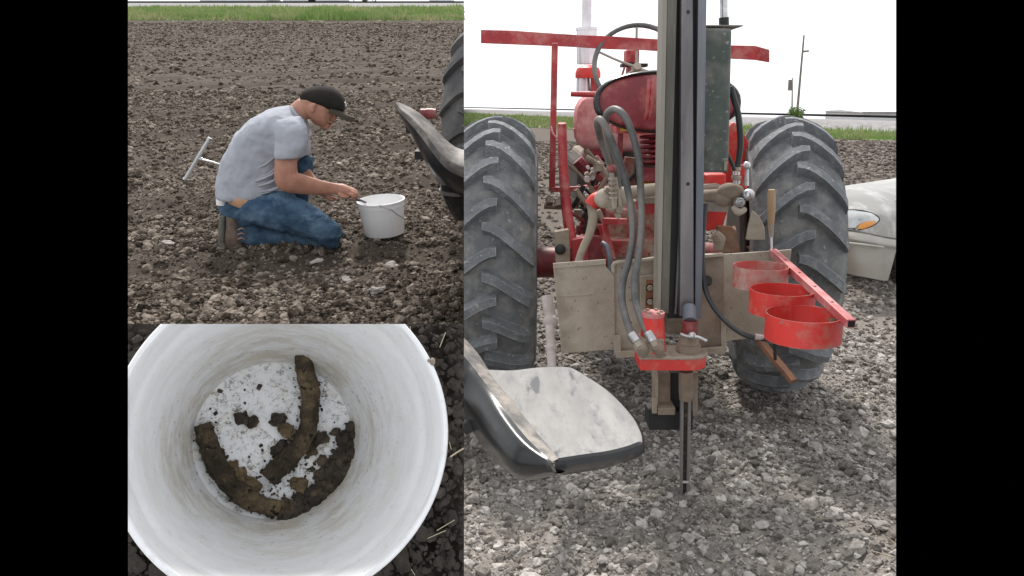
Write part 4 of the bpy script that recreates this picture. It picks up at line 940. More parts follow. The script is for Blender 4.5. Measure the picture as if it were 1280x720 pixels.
gL = patch([[P(*p) for p in r] for r in (lipA, lipB)], 5)
CUTS = [cut_left_of(580)]
m = MB(); gridmesh(m, gL); m.build('rolled_lip', M['seat_lip'], st, smooth=True, clip=CUTS)
gS = patch([[P(*p) for p in r] for r in (lipB, lipC, outD, outE, outF, outG)], 5)
m = MB(); gridmesh(m, gS); m.build('back_shell', M['seat_blk'], st, smooth=True, clip=CUTS)
# inside of the back
gI = patch([[P(*p) for p in r] for r in (lipA, [(560, 400, 2.66), (596, 440, 2.60), (612, 464, 2.54), (648, 511, 2.30), (673, 543, 2.15), (698, 573, 2.03)])], 5)
m = MB(); gridmesh(m, gI); m.build('back_inside', M['seat_lip'], st, smooth=True, clip=CUTS)
m = MB(); m.bar(P(579, 535, 2.45), P(603, 520, 2.45), .05, .04); m.build('seat_bracket', M['blackm'], st, bevel=.003)
m = MB(); m.bar(P(604, 536, 2.46), P(590, 556, 2.44), .006, .02); m.bar(P(585, 524, 2.44), P(592, 545, 2.44), .006, .02); m.build('bracket_tab', M['seat_lip'], st)
m = MB(); m.tube([P(660, 520, 2.45), P(672, 530, 2.7), (.20, 3.1, .40), (.25, 3.3, .45)], [.03, .03, .03, .03], 10, 4); m.build('seat_arm', M['blackm'], st, smooth=True)

# ============================================================ CAR
cr = thing('car', 'silver grey car, front corner with oval headlamp and amber indicator, behind the tractor tyre', 'car', P(1120, 350, 6.6) * Vector((1, 1, 0)).length if False else Vector((3.6, 7.6, 0)))
# nose outline in plan: x along the car's length (towards +X), built as rows of sections
def car_pts(rows_):
    return patch([[P(*p) for p in r] for r in rows_], 4)
hood = [[(1047, 246, 6.75), (1056, 238, 7.0), (1075, 233.5, 7.3), (1100, 230, 7.7), (1130, 226.5, 8.1), (1170, 224, 8.5)],
        [(1046, 252, 6.65), (1062, 247, 6.75), (1085, 243, 6.95), (1110, 240, 7.2), (1140, 238, 7.5), (1180, 236, 7.8)],
        [(1047, 264, 6.55), (1065, 261, 6.52), (1088, 261, 6.6), (1110, 264, 6.75), (1140, 262, 7.0), (1180, 258, 7.2)]]
from mathutils.bvhtree import BVHTree
carm = MB(); gridmesh(carm, car_pts(hood))
m = MB(); gridmesh(m, car_pts(hood)); m.build('hood', M['car'], cr, smooth=True)
side = [hood[2],
        [(1046, 275, 6.50), (1065, 272, 6.46), (1088, 270, 6.5), (1108, 275, 6.63), (1140, 280, 6.85), (1180, 282, 7.05)],
        [(1047, 286, 6.46), (1066, 288, 6.40), (1085, 291, 6.45), (1108, 296, 6.58), (1140, 300, 6.8), (1180, 304, 7.0)]]
m = MB(); gridmesh(m, car_pts(side)); gridmesh(carm, car_pts(side)); m.build('fender', M['car'], cr, smooth=True)
CBV = BVHTree.FromPolygons(carm.v, carm.f)
bump = [[(1047, 288, 6.42), (1066, 290, 6.34), (1085, 293, 6.38), (1108, 298, 6.5), (1122, 300, 6.6)],
        [(1047, 296, 6.40), (1066, 299, 6.30), (1085, 302, 6.34), (1108, 306, 6.46), (1122, 308, 6.56)],
        [(1048, 303, 6.44), (1066, 305, 6.34), (1085, 308, 6.38), (1108, 312, 6.5), (1120, 314, 6.6)],
        [(1050, 322, 6.46), (1067, 325, 6.36), (1085, 328, 6.4), (1105, 331, 6.52), (1115, 333, 6.6)],
        [(1053, 340, 6.52), (1068, 344, 6.42), (1085, 347, 6.44), (1100, 350, 6.54), (1110, 351, 6.62)]]
m = MB(); gridmesh(m, car_pts(bump)); m.build('bumper', M['carlow'], cr, smooth=True)
m = MB(); m.tube([P(1052, 303, 6.33), P(1066, 304.5, 6.27), P(1085, 306.5, 6.30), P(1104, 309, 6.42)], .010, 8, 4); m.build('bumper_strip', M['carlow'], cr, smooth=True)
def on_car(px, py, lift):      # point on the car's skin, lifted a little off it
    d = ray(px, py).normalized(); h = CBV.ray_cast(CAM, d)[0]
    return (h if h is not None else P(px, py, 6.5)) - d * lift
hl = [(1047, 266), (1056, 263), (1070, 262.5), (1084, 264.5), (1095, 269), (1099.5, 274), (1096, 279), (1087, 284), (1074, 287), (1060, 288), (1050, 286)]
def lens(name, pts_, mtl, parent, lift, bul):
    c_ = Vector((sum(p[0] for p in pts_) / len(pts_), sum(p[1] for p in pts_) / len(pts_))); rows_ = []
    ptsd = [smoothpath([Vector((p[0], p[1], 0)) for p in pts_ + [pts_[0]]], 3)][0][:-1]
    for k in range(5):
        s_ = 1 - k / 4 * .96; rows_.append([on_car(c_.x + (p.x - c_.x) * s_, c_.y + (p.y - c_.y) * s_, lift + bul * (1 - s_ * s_)) for p in ptsd])
    m = MB(); m.loft(rows_, caps=False); return m.build(name, mtl, parent, smooth=True)
ho = lens('headlight', hl, M['lamp'], cr, .006, .03)
lens('indicator', [(1072, 286), (1074, 281), (1082, 277.5), (1092, 276), (1095, 277.5), (1090, 282), (1080, 286)], M['amber'], ho, .036, .008)
m = MB(); m.tube([on_car(x, y, .008) for x, y in hl + [hl[0]]], .005, 6, 3); m.build('lamp_seam', M['blackm'], ho)
# the rest of the body stands behind the corner
m = MB()
def sec(x, y, w, z0, z1): return [Vector((x, y, z0)), Vector((x, y + w, z0)), Vector((x, y + w, z1)), Vector((x, y, z1))]
bx0 = P(1130, 330, 6.7)
m.loft([[Vector((3.0, 6.95, .3)), Vector((3.0, 8.2, .3)), Vector((3.0, 8.2, .72)), Vector((3.0, 6.95, .72))], [Vector((4.3, 7.1, .25)), Vector((4.6, 8.7, .25)), Vector((4.6, 8.7, .88)), Vector((4.3, 7.1, .88))], [Vector((7.2, 7.9, .3)), Vector((7.0, 9.5, .3)), Vector((7.0, 9.5, .95)), Vector((7.2, 7.9, .95))]])
m.build('body', M['car'], cr, smooth=True, bevel=.06)
m = MB(); m.loft([[Vector((4.5, 7.3, .88)), Vector((4.7, 8.7, .88)), Vector((5.0, 8.5, 1.35)), Vector((4.9, 7.5, 1.35))], [Vector((6.6, 7.9, .93)), Vector((6.5, 9.2, .93)), Vector((6.2, 8.9, 1.38)), Vector((6.3, 8.0, 1.38))]]); m.build('cabin', M['glass'], cr, bevel=.05)
for (x, y) in ((3.75, 7.02), (6.3, 7.6)):
    m = MB(); rings = []
    for k in range(32):
        a = 2 * math.pi * k / 32; rings.append([Vector((x - (.21 + r) * math.cos(a), y + o_, .31 + (.21 + r) * math.sin(a))) for o_, r in ((0, 0), (-.02, .05), (0, .1), (.16, .1), (.18, .05), (.16, 0))])
    rings.append(rings[0]); m.loft(rings, caps=False); m.build('tyre', M['tyre_dark'], cr, smooth=True)
    m = MB(); m.tube([(x, y + .01, .31), (x, y + .12, .31)], .21, 24); m.build('wheel_rim', M['carlow'], cr, smooth=True)

# pale stones among the clods
sm = [clod_mesh('stone', 40 + i, 3, M['stone'], .6) for i in range(4)]
def stone(p, r, rot, i, label, sq=(1, 1, .8)):
    o = bpy.data.objects.new('stone', sm[i % 4]); COL.objects.link(o)
    o.matrix_world = FRAME[0] @ Matrix.Translation(p) @ Matrix.Rotation(rot, 4, 'Z') @ Matrix.Diagonal((r * sq[0], r * sq[1], r * sq[2], 1))
    return tag(o, label, 'stone', 'pale stones lying on the soil')
for i, (px, py, r, sq, lab) in enumerate((
    (687, 608, .019, (.9, .9, 1), 'pale rounded stone just below the lower edge of the black seat'),
    (699, 629, .022, (1, .9, .8), 'flat whitish stone below the black seat, second one down'),
    (753, 699, .020, (.7, 1.7, .8), 'long narrow white stone near the bottom edge of the field'),
    (643, 685, .021, (1.4, .8, .6), 'flat slanting pale stone at the lower left of the grey field'),
    (1100, 655, .030, (1.3, 1.0, .7), 'largest pale stone, on the grey soil below the car side'),
    (1012, 660, .022, (.9, 1.1, .8), 'white stone between the probe tip and the largest pale stone'),
    (956, 636, .017, (1, .9, .8), 'small bright stone to the right of the probe tip'))):
    stone(G(px, py, .028), r, i * 1.3, i, lab, sq)

# ============================================================ SLOPING FIELD with the kneeling man
FRAME[0] = M_TL
CR580 = [cut_right_of(580)]
lim = (CR580[0][0], CR580[0][1])
ground('sloping_ground', M['soil_T'], (-.62, .02), 3.2, 160, 520, 300, clip=CR580, furrow=.16, flat=70)
CT = clod_coll('clod_kinds_brown', M['clod_T'])
fu = .16
pts = multi(clod_points(-.52, 0, 3.4, 7, 26000, .0055, .028, 2.1, fu, lim, flat=70, rowed=True),
            clod_points(-.52, 0, 3.4, 6, 650, .02, .042, 1.7, fu, lim, flat=70, rowed=True),
            clod_points(-.52, 0, 6.8, 14, 22000, .009, .040, 2.0, fu, lim, flat=70, rowed=True),
            clod_points(-.52, 0, 13.5, 46, 17000, .016, .05, 1.9, fu, lim, grow=.012, flat=70, rowed=True))
kx = []; 
for i in range(260):      # loose clods pushed up round the knees, the boot and the bucket foot
    t_ = RNG.random(); q = QG(288 + 142 * t_, 309.5 + 3 * math.sin(3 * t_) + RNG.uniform(-4, 3.5)) if i < 190 else QG(452 + 60 * RNG.random(), 297 + RNG.uniform(-2, 3.5))
    sz = .008 + .022 * RNG.random() ** 2.2; kx.append((q.x, q.y, float(hgt(np.array(q.x), np.array(q.y), fu)) + sz * .25, sz))
kx = np.array(kx); pts = multi(pts, (kx[:, :3], np.repeat(kx[:, 3:4], 3, 1), RNG.uniform(-3, 3, (len(kx), 3))))
tag(scatter('soil_clods', *pts, CT, 14), 'brown soil clods covering the sloping field round the kneeling man')

def flatstrip(name, ya, yb, za, zb, mtl, amp=0.0, nu=120, nv=10):
    V = []; Fc = []
    for i in range(nu + 1):
        for j in range(nv + 1):
            Y = ya + (yb - ya) * j / nv; V.append(Vector(((-.62 + .6 * i / nu) * Y, Y, za + (zb - za) * j / nv + amp * random.uniform(-1, 1) * (0 < j < nv))))
    for i in range(nu):
        for j in range(nv): k = i * (nv + 1) + j; Fc.append((k, k + 1, k + nv + 2, k + nv + 1))
    m = MB(); m.v = V; m.f = Fc; o = m.build(name, mtl, loc=(0, 0, 0), smooth=True, clip=CR580); o['kind'] = 'structure'; return o
flatstrip('grass_verge', 48, 92, -.02, .10, M['grass_g'], .04)
flatstrip('ballast_bank', 90, 100, .05, .40, M['ballast'], .05)
flatstrip('ballast_top', 100, 108, .40, .40, M['ballast'])
for Y, lab in ((100.5, 'thin dark rail on the gravel bank above the kneeling man'), (102.0, 'rail just beyond the nearer one, above the kneeling man')):
    m = MB(); m.bar((-60, Y, .48), (-.04 * Y, Y, .48), .08, .2)
    tag(m.build('railway_rail', M['rail'], clip=CR580), lab, 'rail', 'rails above the sloping field')
def tufts(name, label, y0, y1, n, h0, h1, w):
    V = []; Fc = []
    for i in range(n):
        Y = random.uniform(y0, y1); X = random.uniform(-.56, -.0575) * Y; p = Vector((X, Y, .05)); H = random.uniform(h0, h1) * (.5 + 1.0 * (mnoise.noise(p * .25) + .5))
        for k in range(3):
            a = random.uniform(0, 6.3); o_ = Vector((math.cos(a), math.sin(a), 0)) * w * .5; s_ = Vector((-o_.y, o_.x, 0)) * random.uniform(-2, 2)
            b = len(V); q = p + Vector((random.uniform(-w, w), random.uniform(-w, w), 0)) * 1.5
            V += [q - o_, q + o_, q + s_ + Vector((0, 0, H * random.uniform(.6, 1)))]; Fc.append((b, b + 1, b + 2))
    m = MB(); m.v = V; m.f = Fc; return tag(m.build(name, M['grass'], loc=(0, 0, 0)), label, kind='stuff')
tufts('grass', 'green verge grass in a band between the brown field and the railway', 49, 88, 15000, .10, .45, .08)
# pale sheds and scrub beyond the rails, only their feet in the frame
for i, (xa, xb, lab) in enumerate(((-47, -37, 'pale shed beyond the rails above the field, farthest to the left'), (-34.5, -26, 'second pale shed beyond the rails above the field'), (-12.5, -9.2, 'short pale shed beyond the rails nearest the lugged tyre'))):
    t = thing('shed', lab, 'shed', (xa, 128, 0), 'sheds beyond the rails')
    m = MB(); m.box((xa, 128, 0), (xb, 136, 5)); m.build('wall', M['shed'], t)
    m = MB(); m.prism([(xa - .4, 127.6, 5), (xa - .4, 136.4, 5), (xa - .4, 132, 6.6)], (xb - xa + .8, 0, 0)); m.build('roof', M['ballast'], t)
leafy('bush', 'broad scrubby bush beyond the rails between the pale sheds', 'bush', (-20.5, 118, 0), 3.4, 1500, M['bush'], .22)
m = MB(); a = QG(415, 5, .4); a = Vector((-.24 * 102 - .0, 104, .4)); m.tube([a, a + Vector((0, 0, 4.0))], .28, 10); m.tube([a, a + Vector((0, 0, .7))], .45, 10)
tag(m.build('signal_post', M['rail']), 'dark signal post standing by the rails above the caption-free field edge'.replace(' above the caption-free field edge', ' at the far edge of the field'), 'post')

# ---- tractor at the right edge of this field: lugged tyre, red hub
t2 = thing('tractor', 'tractor beside the kneeling man, only one tall lugged tyre and red paint showing', 'tractor', (-.1, 6.1, 0))
MW = Matrix.Translation((-.07, 6.12, .72)) @ Matrix.Rotation(R_(-21), 4, 'Z')
m = place(tyre(MB(), .775, .215, n_lugs=18, phase=.2), MW); m.build('tyre', M['tyre_dark'], t2, clip=CR580)
m = MB(); m.tube([Q(526, 142, 5.6), Q(545, 142, 5.6)], .034, 16); m.tube([Q(533, 142, 5.6), Q(541, 142, 5.6)], .037, 16); m.build('red_reflector', M['red_dark'], t2, smooth=True, clip=CR580)
m = MB(); m.tube([(-.5, 6.15, .73), (-.1, 6.15, .73)], .09, 16); m.build('axle', M['red_dark'], t2, smooth=True, clip=CR580)
s2 = thing('seat', 'dusty black moulded seat tilted up beside the kneeling man and the lugged tyre', 'seat', Q(570, 262, 4.6))
def qp(rows_, n=4): return patch([[Q(*p) for p in r] for r in rows_], n)
tp = [(493, 129, 4.75), (500, 140, 4.7), (512, 152, 4.65), (525, 170, 4.6), (540, 192, 4.52), (560, 212, 4.45), (592, 232, 4.4)]
A_ = [(497, 127.5, 4.80), (506, 131, 4.78), (521, 139, 4.74), (537, 152, 4.7), (553, 170, 4.64), (570, 184, 4.58), (592, 190, 4.52)]
B_ = [(495, 128, 4.70), (503, 136, 4.66), (517, 147, 4.60), (532, 163, 4.52), (548, 184, 4.44), (566, 202, 4.38), (592, 212, 4.34)]
C_ = [(493.5, 131, 4.70), (500, 141, 4.64), (512, 154, 4.58), (527, 172, 4.50), (543, 194, 4.42), (562, 214, 4.36), (592, 226, 4.32)]
D_ = [(494, 134, 4.76), (501, 147, 4.72), (512, 164, 4.66), (524, 186, 4.56), (538, 208, 4.48), (558, 226, 4.42), (592, 240, 4.38)]
m = MB(); gridmesh(m, qp([A_, B_, C_])); m.build('rolled_lip', M['seat_brown'], s2, smooth=True, clip=CR580)
m = MB(); gridmesh(m, qp([C_, D_, [(496, 136, 4.85), (505, 152, 4.82), (517, 172, 4.78), (531, 200, 4.70), (546, 226, 4.6), (566, 240, 4.52), (592, 250, 4.46)]])); m.build('back_shell', M['seat_blk'], s2, smooth=True, clip=CR580)
m = MB(); gridmesh(m, qp([[(546, 186, 4.64), (556, 184, 4.62), (570, 186, 4.6), (592, 190, 4.56)], [(552, 200, 4.6), (560, 204, 4.58), (572, 208, 4.56), (592, 214, 4.52)]])); m.build('seat_pan', M['seat_brown'], s2, smooth=True, clip=CR580)
m = MB(); m.tube([Q(574, 212, 4.62), Q(571, 232, 4.62), Q(574, 248, 4.62), Q(582, 262, 4.66)], [.13, .10, .085, .09], 18, 4); m.build('seat_pedestal', M['seat_blk'], s2, smooth=True, clip=CR580)
m = MB(); c_ = Q(573, 238, 4.62); m.tube([c_ + Vector((0, 0, -.01)), c_ + Vector((0, 0, .01))], .115, 20); m.build('pedestal_ring', M['seat_brown'], s2, smooth=True, clip=CR580)
for (x, y) in ((514, 161), (525, 193)):
    m = MB(); a = Q(x, y, 4.85); m.box(a - Vector((.03, .03, .025)), a + Vector((.03, .03, .025))); m.build('seat_bracket', M['blackm'], s2, bevel=.004)

# ---- the kneeling man
YP = 5.25
def ring2(a, b, Y, hw, k=20, e=2.2, dy=0.0):
    """cross-section whose outline runs through the picture points a and b, hw deep to either side"""
    A = Q(a[0], a[1], Y); B = Q(b[0], b[1], Y + dy); c = (A + B) / 2; u_ = (B - A) / 2; v_ = Vector((0, hw, 0)); out = []
    for i in range(k):
        t = 2 * math.pi * i / k; ca, sa = math.cos(t), math.sin(t)
        out.append(c + u_ * math.copysign(abs(ca) ** (2 / e), ca) + v_ * math.copysign(abs(sa) ** (2 / e), sa))
    return out
def smoothrings(rings, n=3):
    cols = list(zip(*rings)); cols = [smoothpath(list(c), n) for c in cols]; return [list(r) for r in zip(*cols)]
def body_loft(mb, secs, n=3, k=20, e=2.2):
    rings = [ring2(*s[:4], k=k, e=e, dy=(s[4] if len(s) > 4 else 0)) for s in secs]; return mb.loft(smoothrings(rings, n))
man = thing('person', 'man kneeling in pale grey T-shirt, blue jeans and dark cap, reaching to the white bucket', 'person', QG(350, 300))
near = YP - .20; far = YP + .20
# skin: one continuous surface (neck, head, arms, hands, waist)
m = MB()
body_loft(m, [((283, 238), (330, 250), YP, .155), ((292, 215), (340, 225), YP, .14), ((318, 165), (365, 178), YP, .15), ((348, 140), (374, 152), YP, .12), ((359, 131), (380, 150), YP, .066), ((367, 124), (386, 145), YP, .060), ((374, 119), (394, 141), YP, .060)])
# head: sections from the nape to the face, chin down to the right
body_loft(m, [((377, 117), (380, 131), YP, .055), ((380, 111), (386, 141), YP, .073), ((388, 106.5), (393, 151), YP, .080), ((398, 105.5), (401, 154.5), YP, .079), ((408, 108), (407, 155.5), YP, .073), ((415, 114), (408, 153), YP, .062), ((421, 121), (411, 150), YP, .048), ((422, 127), (415, 143), YP, .032)], e=2.15)
m.sphere(Q(406, 153.5, YP), .033, (1, .9, .8))                                   # chin
m.tube([Q(414, 134, YP), Q(417.2, 139.5, YP), Q(417.8, 143.5, YP), Q(413.5, 146.0, YP)], [.014, .017, .017, .012], 10, 4)      # nose
m.tube([Q(412, 149, YP - .026), Q(416.2, 149.8, YP), Q(412, 149, YP + .026)], .0085, 8, 3)      # lips
m.tube([Q(410, 153, YP - .022), Q(413.6, 153.8, YP), Q(410, 153, YP + .022)], .0085, 8, 3)
for s_ in (-1, 1):
    m.sphere(Q(389.5, 131, YP + s_ * .088), .027, (.75, .42, 1.25)); m.sphere(Q(392, 127.5, YP + s_ * .092), .015, (1, .6, 1))      # ears
    m.sphere(Q(407.5, 136, YP + s_ * .05), .024, (1, .6, .8))
def arm(m, sh, el, wr, Y0, Y1, Y2, Y3, sc=1.0):
    pass
# near arm
body_loft(m, [((344, 168), (378, 166), near, .055), ((343.5, 185), (373, 185), near - .01, .053), ((343, 203), (371, 202), near - .02, .048), ((342.5, 216), (372, 213), near - .025, .045), ((346, 229), (374, 213), near - .025, .044), ((356, 236), (380, 215), near - .02, .042), ((374, 239), (391, 218.5), near, .036), ((395, 240), (404, 222.5), near + .02, .029), ((413, 239.5), (416, 225), near + .04, .026), ((421, 240), (423, 226), near + .05, .030)])
# near hand: palm, four fingers curled over the rod, thumb
hy = near + .055
body_loft(m, [((417, 239.5), (419, 226.5), hy, .026), ((424, 241), (427, 226), hy, .036), ((431, 241), (434, 228.5), hy, .040), ((436, 241), (438.5, 232), hy, .036)], n=3, k=16)
fg = [((434, 231, hy + .032), (441, 233, hy + .034), (445.5, 237, hy + .030), (444, 241, hy + .022)),
      ((435, 232.5, hy + .012), (442, 235, hy + .012), (447, 239, hy + .010), (445, 243, hy + .004)),
      ((435, 235, hy - .010), (441, 237, hy - .012), (445.5, 241, hy - .012), (443, 244.5, hy - .012)),
      ((434, 238, hy - .028), (438.5, 240, hy - .032), (441.5, 243, hy - .03), (439, 245.5, hy - .026))]
for f_ in fg: m.tube([Q(*p) for p in f_], [.0125, .0115, .0105, .009], 8, 4)
m.tube([Q(423, 239, hy - .03), Q(429, 242.5, hy - .04), Q(436, 243, hy - .03)], [.014, .0125, .010], 8, 4)
# far arm reaching to the rod
body_loft(m, [((352, 166), (378, 166), far, .052), ((356, 190), (380, 188), far, .048), ((360, 212), (386, 205), far - .02, .043), ((374, 230), (390, 212), far - .05, .038), ((392, 239), (400, 226), far - .11, .028), ((402, 241), (408, 229), far - .15, .026)])
hf = far - .16
body_loft(m, [((402, 241), (406, 229), hf, .028), ((408, 244), (413, 232), hf, .036), ((413, 245), (418, 236), hf, .034)], k=14)
for i in range(4): m.tube([Q(414, 235 + i * 2.6, hf + .026 - i * .018), Q(419, 237.5 + i * 2.2, hf + .026 - i * .018), Q(420.5, 242 + i * 1.5, hf + .02 - i * .016)], [.0115, .0105, .009], 8, 3)
m.tube([Q(407, 242, hf - .02), Q(413, 246, hf - .03), Q(418, 246.5, hf - .02)], [.0135, .012, .0095], 8, 3)
bo = m.build('body', M['skin'], man, remesh=.0042); bo.modifiers['smooth'].iterations = 2; bo.modifiers['smooth'].factor = .4
# eyes
for s_ in (-1, 1):
    m = MB(); m.sphere(Q(411.5, 136.5, YP + s_ * .040), .0085, (1, 1, 1), 10, 7); m.build('eye', M['blackm'], man, smooth=True)
    m = MB(); m.tube([Q(409, 134.6, YP + s_ * .054), Q(412, 133.6, YP + s_ * .046), Q(415, 134.2, YP + s_ * .028)], [.0025, .0035, .0025], 6, 3); m.build('eyebrow', M['cap'], man)
# short hair below the cap
m = MB(); body_loft(m, [((377, 116.5), (378.5, 124), YP, .060), ((381, 113), (385, 127.5), YP, .0765), ((388, 110), (391, 128), YP, .083), ((394, 110), (397, 128), YP, .081)], n=3); m.build('hair', M['leather'], man, smooth=True)
# shirt
m = MB()
body_loft(m, [((271, 240), (352, 241), YP, .205), ((271.5, 233), (356, 234), YP, .212), ((274, 215), (358, 215), YP, .205), ((283, 188), (372, 190), YP, .205), ((299, 160), (382, 168), YP, .215), ((320, 141), (385, 158), YP, .215), ((341, 131.5), (384.5, 152), YP, .18), ((356, 129), (384, 151), YP, .125), ((364, 128.5), (382.5, 148), YP, .085), ((367, 128), (382, 146.5), YP, .078)], n=4, k=28, e=2.5)
body_loft(m, [((341, 146), (376, 142), near + .055, .06), ((342, 158), (384, 155), near + .005, .072), ((343.5, 172), (384, 172), near - .008, .073), ((344, 184), (380.5, 186), near - .015, .071), ((343.5, 193.5), (378, 194.5), near - .018, .070)], n=4, k=22)
body_loft(m, [((350, 146), (378, 142), far - .055, .06), ((352, 158), (386, 155), far - .005, .07), ((352, 175), (388, 174), far, .07), ((354, 192), (388, 190), far, .066)], n=4, k=22)
# cloth folds
tmp = m.v
sh = m.build('shirt', M['shirt'], man, remesh=.009)
tx_ = bpy.data.textures.new('folds', 'CLOUDS'); tx_.noise_scale = .085; tx_.noise_depth = 3
md = sh.modifiers.new('folds', 'DISPLACE'); md.texture = tx_; md.strength = .024; md.mid_level = .5; md.texture_coords = 'LOCAL'
# creases: thin ridges radiating from the armpit and across the belly
for pts_, r in (([(349, 205), (340, 214), (322, 222), (300, 226)], .010), ([(352, 216), (336, 225), (316, 231)], .010), ([(346, 190), (330, 203), (306, 212)], .008), ([(356, 226), (342, 233), (322, 237)], .010), ([(300, 205), (288, 222), (280, 234)], .007), ([(318, 226), (304, 232), (290, 233)], .008), ([(352, 198), (338, 212), (318, 221)], .007), ([(338, 236), (318, 240), (296, 239)], .008), ([(322, 150), (338, 160), (343, 170)], .007), ([(372, 150), (362, 158), (352, 160)], .008), ([(350, 178), (362, 182), (374, 181)], .006)):
    m = MB(); m.tube([Q(x, y, YP - .197 + .0006 * abs(330 - x)) for x, y in pts_], [r * .3] + [r] * (len(pts_) - 2) + [r * .3], 8, 5); m.build('fold', M['shirt'], sh, smooth=True)
m = MB(); body_loft(m, [((364, 128), (382.8, 148.5), YP, .086), ((366.5, 126.5), (383.8, 146.2), YP, .081)], n=2); m.build('collar', M['shirt'], sh, smooth=True)
m = MB(); body_loft(m, [((274.5, 240), (300, 240), YP, .165), ((275, 246), (296, 247), YP, .16)], n=2, k=24, e=2.5); m.build('undershirt', M['white'], man, smooth=True)
# jeans
m = MB()
body_loft(m, [((276, 243), (352, 236), YP, .185), ((275, 252), (366, 243), YP, .20), ((278, 262), (372, 254), YP, .20), ((290, 272), (366, 268), YP, .18)], n=3, k=26, e=2.5)                       # hips
body_loft(m, [((292, 270), (318, 236), near + .08, .10), ((318, 277), (352, 237), near + .03, .10), ((345, 283), (374, 245), near + .0, .095), ((372, 290), (396, 257), near - .02, .085), ((393, 297), (412, 269), near - .03, .078), ((407, 303), (423, 279), near - .03, .070), ((418, 305), (429, 289), near - .025, .045)], n=4, k=22)      # near thigh
body_loft(m, [((424, 292), (423, 306.5), near + .03, .04), ((408, 291), (410, 309.5), near + .055, .052), ((380, 285), (382, 309.5), near + .075, .056), ((350, 280), (352, 308.5), near + .085, .058), ((322, 276), (322, 306.5), near + .085, .056), ((304, 272), (303, 304), near + .085, .062), ((297, 271), (297, 302), near + .08, .062)], n=4, k=20)   # near shin
body_loft(m, [((330, 262), (340, 238), far - .07, .085), ((352, 255), (352, 212), far - .03, .085), ((374, 240), (366, 196), far, .08), ((386, 224), (376, 190.5), far, .07), ((391, 205), (382, 189.5), far, .05)], n=3, k=20)     # far thigh, knee raised
body_loft(m, [((370, 194), (390, 192), far, .055), ((370, 206), (391, 206), far, .062), ((369, 225), (388, 226), far, .058), ((367, 250), (385, 250), far, .052), ((364, 272), (383, 273), far, .056)], n=3, k=18)
je = m.build('jeans', M['jeans'], man, remesh=.0075); je.modifiers['smooth'].iterations = 2
tj_ = bpy.data.textures.new('denim_folds', 'CLOUDS'); tj_.noise_scale = .06; tj_.noise_depth = 3
md = je.modifiers.new('folds', 'DISPLACE'); md.texture = tj_; md.strength = .022; md.mid_level = .5; md.texture_coords = 'LOCAL'
for pts_, r, yy in (([(352, 246), (342, 252), (330, 258), (316, 262)], .012, .035), ([(368, 252), (352, 262), (334, 268)], .012, .02), ([(345, 240), (330, 250), (312, 254)], .010, .04), ([(392, 264), (376, 276), (356, 280)], .012, -.005), ([(404, 284), (388, 282), (360, 279), (322, 274)], .008, -.02), ([(408, 292), (420, 299), (404, 302)], .009, -.03), ([(312, 268), (300, 270), (288, 266)], .010, .04), ([(378, 256), (362, 268), (344, 273)], .010, .0), ([(388, 262), (374, 272), (358, 277)], .009, -.01), ([(334, 241), (318, 247), (304, 250)], .009, .05), ([(340, 254), (326, 262), (310, 266)], .009, .03), ([(414, 286), (402, 290), (386, 289)], .008, -.03)):
    m = MB(); m.tube([Q(x, y, near - .03 + yy) for x, y in pts_], [r * .3] + [r] * (len(pts_) - 2) + [r * .3], 8, 5); m.build('fold', M['jeans'], je, smooth=True)
m = MB(); m.tube([Q(300, 258, near + .02), Q(310, 266, near - .0), Q(322, 268, near - .02), Q(336, 262, near - .03)], .004, 6, 4); m.build('pocket_seam', M['shirt'], je)
# leather patch / tool pouch at the back pocket
m = MB(); body_loft(m, [((284, 244), (287, 251), YP - .16, .02), ((294, 242.5), (297, 256), YP - .185, .02), ((304, 243), (306, 257), YP - .195, .02), ((312, 245), (311, 253), YP - .195, .016)], n=3, k=12, e=3); m.build('leather_pouch', M['leather'], man, smooth=True)
# shoes: near one stands on its toe, sole facing back
m = MB(); body_loft(m, [((283, 266), (299, 268), near + .06, .045), ((283, 278), (300, 279), near + .06, .05), ((281.5, 290), (302, 290), near + .06, .054), ((282, 303), (306, 304), near + .06, .058), ((288, 312), (311, 309), near + .06, .058), ((291, 317), (310, 313), near + .06, .05)], n=4, k=20, e=2.6); b_ = m.build('boot', M['boot'], man, smooth=True)
m = MB(); body_loft(m, [((275.5, 266), (283, 265), near + .06, .042), ((274.5, 280), (283, 280), near + .06, .047), ((274.5, 294), (283, 294), near + .06, .05), ((276.5, 307), (286, 306), near + .06, .056), ((284, 316.5), (292, 313), near + .06, .055), ((296, 319), (302, 316), near + .06, .05)], n=3, k=16, e=4); m.build('sole', M['sole'], b_, smooth=True)
for i in range(3):
    m = MB(); m.tube([Q(297, 284 + i * 6, near + .012), Q(302, 282 + i * 6, near + .005), Q(306, 284 + i * 6, near + .02)], .004, 6, 3); m.build('lace', M['leather'], b_)
m = MB(); a = Q(372, 274, far); gz = .0
m.loft(smoothrings([[Vector((a.x + dx, far + math.cos(q) * .05, .02 + h * (1 + math.sin(q)) / 2)) for q in [2 * math.pi * i / 16 for i in range(16)]] for dx, h in ((-.12, .13), (-.04, .14), (.05, .10), (.13, .07), (.17, .04))], 3)); m.build('boot', M['boot'], man, smooth=True)
